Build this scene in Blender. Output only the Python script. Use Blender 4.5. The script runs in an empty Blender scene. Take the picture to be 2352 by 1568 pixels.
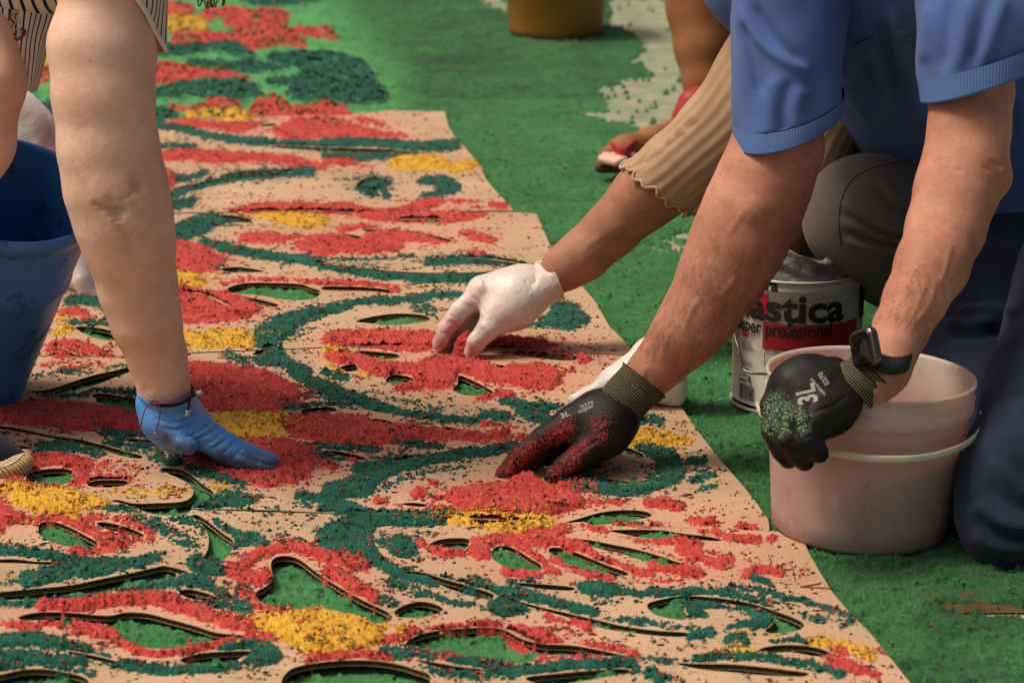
import bpy, bmesh, math, random
import numpy as np
from mathutils import Vector, Matrix
from mathutils.bvhtree import BVHTree
from mathutils.geometry import delaunay_2d_cdt
random.seed(7); rng = np.random.default_rng(7)
R = math.radians
SC = bpy.context.scene
COL = SC.collection

# ------------------------------------------------------------ camera, light
F = 6700.0; CX, CY = 1176.0, 784.0            # focal length and centre in units of a 2352 px wide frame
CAMH = 1.05; PITCH = math.atan(1784 / F)
cd = bpy.data.cameras.new('camera'); cam = bpy.data.objects.new('camera', cd); COL.objects.link(cam)
cam.location = (0, 0, CAMH); cam.rotation_euler = (math.pi / 2 - PITCH, 0, 0)
cd.lens = 36 * F / 2352; cd.clip_end = 300; cd.clip_start = .05
cd.dof.use_dof = True; cd.dof.focus_distance = 3.48; cd.dof.aperture_fstop = 9.0
SC.camera = cam
SUN_EL, SUN_AZ = R(62), R(-92)                # azimuth from +Y towards +X
w = bpy.data.worlds.new('World'); SC.world = w; w.use_nodes = True
nt = w.node_tree; nt.nodes.clear()
sky = nt.nodes.new('ShaderNodeTexSky'); sky.sky_type = 'NISHITA'; sky.sun_disc = False
sky.sun_elevation = SUN_EL; sky.sun_rotation = SUN_AZ
sky.air_density = .8; sky.dust_density = 8.0; sky.ozone_density = .3
bg = nt.nodes.new('ShaderNodeBackground'); bg.inputs[1].default_value = .095
ow = nt.nodes.new('ShaderNodeOutputWorld')
wb = nt.nodes.new('ShaderNodeMix'); wb.data_type = 'RGBA'; wb.blend_type = 'MULTIPLY'; wb.inputs[0].default_value = 1; wb.inputs[7].default_value = (1, .93, .84, 1)   # daylight white balance
nt.links.new(sky.outputs[0], wb.inputs[6]); nt.links.new(wb.outputs[2], bg.inputs[0]); nt.links.new(bg.outputs[0], ow.inputs[0])
sl = bpy.data.lights.new('sun', 'SUN'); sl.energy = 2.2; sl.angle = R(18); sl.color = (1, .92, .78)
so = bpy.data.objects.new('sun', sl); COL.objects.link(so)
sd = Vector((math.sin(SUN_AZ) * math.cos(SUN_EL), math.cos(SUN_AZ) * math.cos(SUN_EL), math.sin(SUN_EL)))
so.rotation_euler = sd.to_track_quat('Z', 'Y').to_euler(); so.location = sd * 8
SC.view_settings.view_transform = 'Standard'; SC.view_settings.look = 'None'
SC.view_settings.exposure = 0.14; SC.view_settings.gamma = 1
SC.cycles.max_bounces = 6; SC.cycles.use_denoising = True

# ------------------------------------------------------------ projection helpers
sp, cp = math.sin(PITCH), math.cos(PITCH)
REG = {0: (0, 0, 4096 / 2352), 1: (0, 0, .6378), 2: (0, 900, .6378), 3: (0, 1750, .62556), 4: (1300, 0, .63776), 5: (1300, 900, .63776),
       6: (1300, 1750, .63776), 7: (2600, 0, .63768), 8: (2600, 900, .63768), 9: (2600, 1750, .63605)}
def U(reg, pts):
    x0, y0, s = REG[reg]
    return [((x0 + x * s) / 1.7415, (y0 + y * s) / 1.7415) for x, y in pts]
def P(ux, uy, d):
    u = (ux - CX) / F; v = (uy - CY) / F
    return Vector((u * d, d * (cp - v * sp), CAMH - d * (sp + v * cp)))
def gd(uy, z=0.0): return (CAMH - z) / (sp + (uy - CY) / F * cp)
def G(ux, uy, z=0.0): return P(ux, uy, gd(uy, z))
def proj(V):
    V = np.asarray(V, float); x, y, z = V[:, 0], V[:, 1], V[:, 2] - CAMH
    d = y * cp - z * sp; v = -(y * sp + z * cp) / d
    return np.stack([CX + F * x / d, CY + F * v], 1), d
def PR(reg, x, y, d):
    (a, b), = U(reg, [(x, y)]); return P(a, b, d)

# ------------------------------------------------------------ object helpers
def tag(o, label=None, cat=None, group=None, kind=None):
    if label: o['label'] = label
    if cat: o['category'] = cat
    if group: o['group'] = group
    if kind: o['kind'] = kind
    return o
def empty(name, loc, label, cat, group=None):
    o = bpy.data.objects.new(name, None); COL.objects.link(o); o.location = loc; o.empty_display_size = .05
    return tag(o, label, cat, group)
def link(name, me, mat, parent=None, smooth=True):
    o = bpy.data.objects.new(name, me); COL.objects.link(o)
    if mat is not None:
        me.materials.clear()
        for m in (mat if isinstance(mat, (list, tuple)) else [mat]): me.materials.append(m)
    if smooth: me.polygons.foreach_set('use_smooth', [True] * len(me.polygons))
    if parent is not None:
        o.parent = parent
        l = Vector(parent.location); p = parent.parent
        while p is not None: l += Vector(p.location); p = p.parent
        o.location = -l if parent.type == 'EMPTY' else (0, 0, 0)
    return o
def mk(name, V, Fq):
    V = np.asarray(V, np.float32); Fq = np.asarray(Fq, np.int32)
    me = bpy.data.meshes.new(name); n, m, k = len(V), len(Fq), Fq.shape[1]
    me.vertices.add(n); me.vertices.foreach_set('co', V.ravel())
    me.loops.add(m * k); me.loops.foreach_set('vertex_index', Fq.ravel())
    me.polygons.add(m); me.polygons.foreach_set('loop_start', np.arange(0, m * k, k, dtype=np.int32))
    me.update(calc_edges=True)
    return me
def attr(me, name, vals):
    a = me.attributes.new(name, 'FLOAT', 'POINT'); a.data.foreach_set('value', np.asarray(vals, np.float32))
def getV(me):
    V = np.empty(len(me.vertices) * 3, np.float32); me.vertices.foreach_get('co', V); return V.reshape(-1, 3)
def getN(me):
    V = np.empty(len(me.vertices) * 3, np.float32); me.vertex_normals.foreach_get('vector', V); return V.reshape(-1, 3)
def setV(me, V): me.vertices.foreach_set('co', np.asarray(V, np.float32).ravel()); me.update()

# ------------------------------------------------------------ materials
def lin(c): return tuple((x / 12.92 if x <= .04045 else ((x + .055) / 1.055) ** 2.4) for x in c)
def hexc(h): return lin(tuple(int(h[i:i + 2], 16) / 255 for i in (0, 2, 4)))
class M:
    def __init__(s, name, rough=.7, spec=.3):
        s.m = bpy.data.materials.new(name); s.m.use_nodes = True; s.t = s.m.node_tree
        s.b = s.t.nodes['Principled BSDF']; s.b.inputs['Roughness'].default_value = rough
        s.b.inputs['Specular IOR Level'].default_value = spec
        s.co = s.n('ShaderNodeTexCoord').outputs['Object']; s.h = None
    def n(s, t, **kw):
        x = s.t.nodes.new(t)
        for k, v in kw.items(): setattr(x, k, v)
        return x
    def L(s, a, b): s.t.links.new(a, b)
    def noise(s, scale, detail=3, rough=.6, vec=None, dist=0):
        x = s.n('ShaderNodeTexNoise'); x.inputs['Scale'].default_value = scale; x.inputs['Detail'].default_value = detail
        x.inputs['Roughness'].default_value = rough; x.inputs['Distortion'].default_value = dist
        s.L(vec or s.co, x.inputs['Vector']); return x.outputs['Fac']
    def ramp(s, f, stops, interp='LINEAR'):
        x = s.n('ShaderNodeValToRGB'); e = x.color_ramp; e.interpolation = interp
        while len(e.elements) < len(stops): e.elements.new(.5)
        for i, (p, c) in enumerate(stops):
            e.elements[i].position = p; e.elements[i].color = (*c, 1) if not isinstance(c, (int, float)) else (c, c, c, 1)
        s.L(f, x.inputs[0]); return x.outputs[0]
    def mix(s, f, a, b, mode='MIX'):
        x = s.n('ShaderNodeMix', data_type='RGBA', blend_type=mode)
        for v, i in ((f, 0), (a, 6), (b, 7)):
            if isinstance(v, (int, float)): x.inputs[i].default_value = v
            elif isinstance(v, tuple): x.inputs[i].default_value = (*v, 1)
            else: s.L(v, x.inputs[i])
        return x.outputs[2]
    def math(s, op, a, b=0.0, c=None):
        x = s.n('ShaderNodeMath', operation=op)
        for v, i in ((a, 0), (b, 1), (c, 2)):
            if v is None: continue
            if isinstance(v, (int, float)): x.inputs[i].default_value = v
            else: s.L(v, x.inputs[i])
        return x.outputs[0]
    def attr(s, name): return s.n('ShaderNodeAttribute', attribute_name=name).outputs['Fac']
    def uv(s):
        x = s.n('ShaderNodeSeparateXYZ'); s.L(s.n('ShaderNodeUVMap').outputs[0], x.inputs[0]); return x.outputs[0], x.outputs[1]
    def col(s, c):
        if isinstance(c, tuple): s.b.inputs['Base Color'].default_value = (*c, 1)
        else: s.L(c, s.b.inputs['Base Color'])
        return s
    def rough(s, f): s.L(f, s.b.inputs['Roughness']); return s
    def bump(s, f, strength=.5, dist=.002):
        x = s.n('ShaderNodeBump'); x.inputs['Strength'].default_value = strength; x.inputs['Distance'].default_value = dist
        s.L(f, x.inputs['Height'])
        if s.h is not None: s.L(s.h, x.inputs['Normal'])
        s.h = x.outputs[0]; s.L(s.h, s.b.inputs['Normal']); return s
    def sss(s, wt, rad=(.012, .005, .003), scale=1.0):
        s.b.inputs['Subsurface Weight'].default_value = wt; s.b.inputs['Subsurface Radius'].default_value = rad
        s.b.inputs['Subsurface Scale'].default_value = scale; return s
def sawdust_mat(name, dark, mid, light, extra=None):
    m = M(name, .95, .08)
    g = m.noise(420, 2, .7); l = m.noise(45, 3, .6); b = m.noise(7, 2, .5)
    f = m.math('ADD', m.math('MULTIPLY', g, .55), m.math('ADD', m.math('MULTIPLY', l, .3), m.math('MULTIPLY', b, .15)))
    c = m.ramp(f, [(.36, dark), (.5, mid), (.64, light)])
    sn = m.n('ShaderNodeVectorMath', operation='SNAP'); sn.inputs[1].default_value = (.0017, .0017, .0017); m.L(m.co, sn.inputs[0])
    wn = m.n('ShaderNodeTexWhiteNoise'); m.L(sn.outputs[0], wn.inputs['Vector'])
    c = m.mix(m.ramp(wn.outputs['Value'], [(.0, .55), (.35, 0.)]), c, dark); c = m.mix(m.ramp(wn.outputs['Value'], [(.7, 0.), (.97, .5), (.985, .9)]), c, light)
    if extra: c = extra(m, c)
    m.col(c); m.bump(m.noise(650, 2, .7), .7, .0012); m.bump(m.noise(180, 3, .7), .4, .002)
    m.b.inputs['Sheen Weight'].default_value = .15
    return m.m
# ------------------------------------------------------------ implicit surfaces (bodies, gloves, clothes)
def snets(Fd, o, h):
    S = Fd < 0
    c = np.zeros(tuple(n - 1 for n in Fd.shape), np.int8)
    for a in (0, 1):
        for b in (0, 1):
            for e in (0, 1):
                c += S[a:S.shape[0] - 1 + a, b:S.shape[1] - 1 + b, e:S.shape[2] - 1 + e]
    act = (c > 0) & (c < 8)
    idx = np.full(act.shape, -1, np.int32); n = int(act.sum()); idx[act] = np.arange(n)
    I = np.argwhere(act)
    corners = [(a, b, e) for a in (0, 1) for b in (0, 1) for e in (0, 1)]
    val = {k: Fd[I[:, 0] + k[0], I[:, 1] + k[1], I[:, 2] + k[2]] for k in corners}
    acc = np.zeros((n, 3)); cnt = np.zeros(n)
    for k in corners:
        for ax in range(3):
            if k[ax] == 0:
                k2 = list(k); k2[ax] = 1; k2 = tuple(k2)
                a, b = val[k], val[k2]; x = (a < 0) != (b < 0)
                t = np.where(x, a / np.where(x, a - b, 1), 0)
                p = np.tile(np.array(k, float), (n, 1)); p[:, ax] = t
                acc[x] += p[x]; cnt[x] += 1
    V = np.array(o) + h * (I + acc / cnt[:, None])
    Q = []
    for ax in range(3):
        b, e = [a for a in range(3) if a != ax]
        s0 = [slice(None)] * 3; s1 = [slice(None)] * 3
        s0[ax] = slice(0, -1); s1[ax] = slice(1, None)
        A, B = S[tuple(s0)], S[tuple(s1)]
        X = np.argwhere(A != B)
        X = X[(X[:, b] > 0) & (X[:, e] > 0) & (X[:, b] < Fd.shape[b] - 1) & (X[:, e] < Fd.shape[e] - 1)]
        def ci(db, de):
            Y = X.copy(); Y[:, b] += db; Y[:, e] += de; return idx[Y[:, 0], Y[:, 1], Y[:, 2]]
        q = np.stack([ci(-1, -1), ci(0, -1), ci(0, 0), ci(-1, 0)], 1)
        flip = A[X[:, 0], X[:, 1], X[:, 2]]
        if ax == 1: flip = ~flip
        q[~flip] = q[~flip][:, ::-1]
        Q.append(q)
    return V, np.concatenate(Q)
def smooth_mesh(V, Q, it=2, lam=.5):
    E = np.concatenate([Q[:, [i, (i + 1) % Q.shape[1]]] for i in range(Q.shape[1])])
    E = np.concatenate([E, E[:, ::-1]]); n = len(V)
    deg = np.bincount(E[:, 0], minlength=n).astype(float)
    for _ in range(it):
        A = np.stack([np.bincount(E[:, 0], weights=V[E[:, 1], k], minlength=n) for k in range(3)], 1) / np.maximum(deg, 1)[:, None]
        V = V + lam * (A - V)
    return V
def smin(a, b, k):
    h = np.maximum(k - np.abs(a - b), 0) / k
    return np.minimum(a, b) - h * h * k * .25
def blob(name, groups, res=.003, k=.008, it=2, disp=None):
    """groups: list of (k_inside, [chains]); a chain is [(point, radius), ...]; flat=(axis, factor) may follow"""
    pts = np.array([list(p) + [r] for _, ch in groups for c in ch for p, r in c])
    lo = (pts[:, :3] - pts[:, 3:]).min(0) - .012; hi = (pts[:, :3] + pts[:, 3:]).max(0) + .012
    n = np.ceil((hi - lo) / res).astype(int) + 1
    tot = np.full(n, .05, np.float32)
    for gi, (kg, chs) in enumerate(groups):
        g = np.full(n, .05, np.float32)
        for ch in chs:
            segs = list(zip(ch[:-1], ch[1:])) if len(ch) > 1 else [(ch[0], ch[0])]
            for (a, ra), (b, rb) in segs:
                a, b = np.array(a), np.array(b); rr = max(ra, rb) + .03
                l = np.clip(np.floor((np.minimum(a, b) - rr - lo) / res).astype(int), 0, n)
                u = np.clip(np.ceil((np.maximum(a, b) + rr - lo) / res).astype(int) + 1, 0, n)
                X, Y, Z = np.meshgrid(*[lo[i] + res * np.arange(l[i], u[i]) for i in range(3)], indexing='ij', sparse=True)
                ab = b - a; q = max(float(ab @ ab), 1e-12)
                t = np.clip(((X - a[0]) * ab[0] + (Y - a[1]) * ab[1] + (Z - a[2]) * ab[2]) / q, 0, 1)
                D = np.sqrt((X - a[0] - t * ab[0]) ** 2 + (Y - a[1] - t * ab[1]) ** 2 + (Z - a[2] - t * ab[2]) ** 2) - (ra + (rb - ra) * t)
                sl = tuple(slice(l[i], u[i]) for i in range(3))
                g[sl] = smin(g[sl], D.astype(np.float32), kg)
        tot = g if gi == 0 else smin(tot, g, k)
    V, Q = snets(tot, lo, res)
    V = smooth_mesh(V, Q, it)
    return mk(name, V, Q)
def ch(d0, *st):
    """chain from (ux, uy, depth, radius in mm)"""
    return [(P(x, y, d0 + d), r / 1000) for x, y, d, r in st]
def chR(reg, d0, *st): 
    return [(PR(reg, x, y, d0 + d), r / 1000) for x, y, d, r in st]
def edges(st, k=1.0):
    out = []
    for lx, ly, rx, ry, d in st:
        out.append((P((lx + rx) / 2, (ly + ry) / 2, d), math.hypot(rx - lx, ry - ly) / 2 * d / F * k))
    return out
def polydist(A, pts, along=False):
    p = np.array(pts, float); best = np.full(len(A), 1e9); s = np.full(len(A), .5)
    if along and len(p) > 2: p = np.array(spline(list(p), 4))
    cum = np.concatenate([[0], np.cumsum(np.hypot(*np.diff(p, axis=0).T))]) if len(p) > 1 else [0]
    if len(p) == 1: return np.hypot(*(A - p[0]).T)
    for i, (a, b) in enumerate(zip(p[:-1], p[1:])):
        ab = b - a; t = np.clip(((A - a) @ ab) / max(ab @ ab, 1e-9), 0, 1)
        q = np.hypot(*(A - a - t[:, None] * ab).T); m = q < best
        best[m] = q[m]; s[m] = (cum[i] + t[m] * (cum[i + 1] - cum[i])) / max(cum[-1], 1e-9)
    return (best, s) if along else best
def press(me, strokes):
    """push creases in (negative) or folds out along traced strokes, on the surface that faces the traced side"""
    V = getV(me).astype(float); N = getN(me); A, d = proj(V)
    view = V - np.array([0, 0, CAMH]); view /= np.linalg.norm(view, axis=1)[:, None]
    face = np.clip(-(N * view).sum(1) * 2.5, 0, 1)
    D = np.zeros(len(V))
    for pts, wd, dep in strokes:
        q = np.array(pts); lo, hi = q.min(0) - 3 * wd, q.max(0) + 3 * wd
        m = np.where((A[:, 0] > lo[0]) & (A[:, 0] < hi[0]) & (A[:, 1] > lo[1]) & (A[:, 1] < hi[1]))[0]
        if len(m):
            dist, al = polydist(A[m], pts, True); tp = np.clip(np.minimum(al, 1 - al) / .22, 0, 1); tp = tp * tp * (3 - 2 * tp)
            D[m] += dep * np.exp(-(dist / wd) ** 2) * (tp if len(pts) > 2 or wd < 12 else .3 + .7 * tp)
    setV(me, V + N * (D * face)[:, None])
def pstain(me, strokes, base=0.0):
    A, d = proj(getV(me)); s = np.full(len(A), base)
    for pts, wd, v in strokes:
        s = np.maximum(s, v * np.exp(-(polydist(A, pts) / wd) ** 2))
    return s
def basis(t, ref):
    x = (ref - t * ref.dot(t))
    x = x.normalized(); return x, t.cross(x)
def loft(name, rings, closed=True, uvs=True, caps=False):
    """rings: (n, m, 3) array -> quads with UV (u around, v along)"""
    A = np.array(rings, float); n, m = A.shape[:2]
    q = []
    mm = m if closed else m - 1
    i, j = np.meshgrid(np.arange(n - 1), np.arange(mm), indexing='ij')
    j2 = (j + 1) % m
    Q = np.stack([i * m + j, i * m + j2, (i + 1) * m + j2, (i + 1) * m + j], -1).reshape(-1, 4)
    me = mk(name, A.reshape(-1, 3), Q)
    if uvs:
        uv = me.uv_layers.new(name='UVMap')
        L = np.concatenate([[0], np.cumsum(np.linalg.norm(np.diff(A.mean(1), axis=0), axis=1))])
        u0 = j / m; u1 = (j + 1) / m
        W = np.stack([np.stack([u0, L[i]], -1), np.stack([u1, L[i]], -1), np.stack([u1, L[i + 1]], -1), np.stack([u0, L[i + 1]], -1)], 2)
        uv.data.foreach_set('uv', W.reshape(-1).astype(np.float32))
    return me
def tube(name, pts, rad, m=10, flat=1.0, ref=Vector((0, 0, 1)), closed=False):
    """round or flattened tube along points"""
    pts = [Vector(p) for p in pts]; n = len(pts); rings = []
    for i, p in enumerate(pts):
        a = pts[(i - 1) % n] if closed else pts[max(i - 1, 0)]
        b = pts[(i + 1) % n] if closed else pts[min(i + 1, n - 1)]
        t = (b - a).normalized(); rf = ref if abs(t.dot(ref)) < .95 else Vector((1, 0, 0))
        x, y = basis(t, rf); r = rad[i] if isinstance(rad, (list, tuple, np.ndarray)) else rad
        rings.append([p + x * (r * math.cos(h)) + y * (r * flat * math.sin(h)) for h in [2 * math.pi * k / m for k in range(m)]])
    if closed: rings.append(rings[0])
    else:
        rings.insert(0, [pts[0]] * m); rings.append([pts[-1]] * m)
    return loft(name, rings)
def spline(pts, n=8, closed=False):
    p = [np.array(q, float) for q in pts]; k = len(p); out = []
    rngk = range(k if closed else k - 1)
    for i in rngk:
        if closed: a, b, c, d = p[i - 1], p[i], p[(i + 1) % k], p[(i + 2) % k]
        else: a, b, c, d = p[max(i - 1, 0)], p[i], p[i + 1], p[min(i + 2, k - 1)]
        for j in range(n):
            t = j / n
            out.append(.5 * (2 * b + (c - a) * t + (2 * a - 5 * b + 4 * c - d) * t * t + (3 * b - a - 3 * c + d) * t ** 3))
    if not closed: out.append(p[-1])
    return out
def sleeve(name, st, m=72, sub=6, depth_k=.8, mod=None, hem=.012):
    """cloth tube from traced edge pairs (lx, ly, rx, ry, depth), last station is the hem; open, with a turned-in hem"""
    S = np.array(spline([np.array(s, float) for s in st], sub)); rings = []
    fw = P(CX, CY, 1) - Vector((0, 0, CAMH))
    prev = None
    C = [P((s[0] + s[2]) / 2, (s[1] + s[3]) / 2, s[4]) for s in S]
    for i, s in enumerate(S):
        a = (P(s[2], s[3], s[4]) - P(s[0], s[1], s[4])) / 2
        t = (C[min(i + 1, len(C) - 1)] - C[max(i - 1, 0)]).normalized()
        b = a.cross(t).normalized() * a.length * depth_k
        if b.dot(fw) > 0: b = -b
        ring = []
        for k in range(m):
            h = 2 * math.pi * k / m
            q = mod(i / (len(S) - 1), h) if mod else (1, 0)
            ring.append(C[i] + (a * math.cos(h) + b * math.sin(h)) * q[0] + t * q[1])
        rings.append(ring)
    last = np.array(rings[-1]); c = last.mean(0); t = np.array((C[-1] - C[-2]).normalized())
    rings.append(list(c + (last - c) * .965 + t * .001)); rings.append(list(c + (last - c) * .93 - t * hem)); rings.append(list(c + (last - c) * .9 - t * hem * 3))
    return loft(name, rings)
def lathe(name, prof, c, m=96, axis=Vector((0, 0, 1)), wob=None):
    x, y = basis(axis.normalized(), Vector((1, 0, 0)))
    rings = []
    for r, z in prof:
        rings.append([c + axis.normalized() * z + (x * math.cos(h) + y * math.sin(h)) * r * (wob(h, z) if wob else 1) for h in [2 * math.pi * k / m for k in range(m)]])
    return loft(name, rings)
def bvh(*obs):
    V, T, o = [], [], 0
    for ob in obs:
        me = ob.data if hasattr(ob, 'data') else ob
        mw = Vector((0, 0, 0))
        V += [v.co.copy() for v in me.vertices]; T += [[i + o for i in p.vertices] for p in me.polygons]; o = len(V)
    return BVHTree.FromPolygons(V, T)
def text_mesh(s, size=1, bold=0.0, extrude=0.0):
    c = bpy.data.curves.new('t', 'FONT'); c.body = s; c.size = size; c.offset = bold; c.extrude = extrude; c.resolution_u = 3
    o = bpy.data.objects.new('t', c); COL.objects.link(o)
    dg = bpy.context.evaluated_depsgraph_get(); me = bpy.data.meshes.new_from_object(o.evaluated_get(dg))
    bpy.data.objects.remove(o); bpy.data.curves.remove(c); return me
def rect_mesh(x0, y0, x1, y1, n=12, jag=0):
    xs = np.linspace(x0, x1, n + 1); V, Q = [], []
    for i, x in enumerate(xs):
        V += [(x, y0 + (random.uniform(-jag, jag) if jag else 0), 0), (x, y1, 0)]
        if i: Q.append((2 * i - 2, 2 * i, 2 * i + 1, 2 * i - 1))
    return mk('r', V, Q)
def drop_on(me, tf, tree, lift=.0008):
    """lay a flat drawing on a surface: tf turns (x, y) into frame units, each vertex lands where that ray meets the surface"""
    o = Vector((0, 0, CAMH))
    for v in me.vertices:
        ux, uy = tf(v.co.x, v.co.y); d = (P(ux, uy, 1) - o).normalized()
        h = tree.ray_cast(o, d)
        if h[0] is not None: v.co = h[0] - d * lift
        else: v.co = P(ux, uy, 3.3)
    me.update(); return me
# ------------------------------------------------------------ the ground and the sawdust carpet
def cat_closed(p, n=5): return [tuple(q) for q in spline(p, n, True)]
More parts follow.
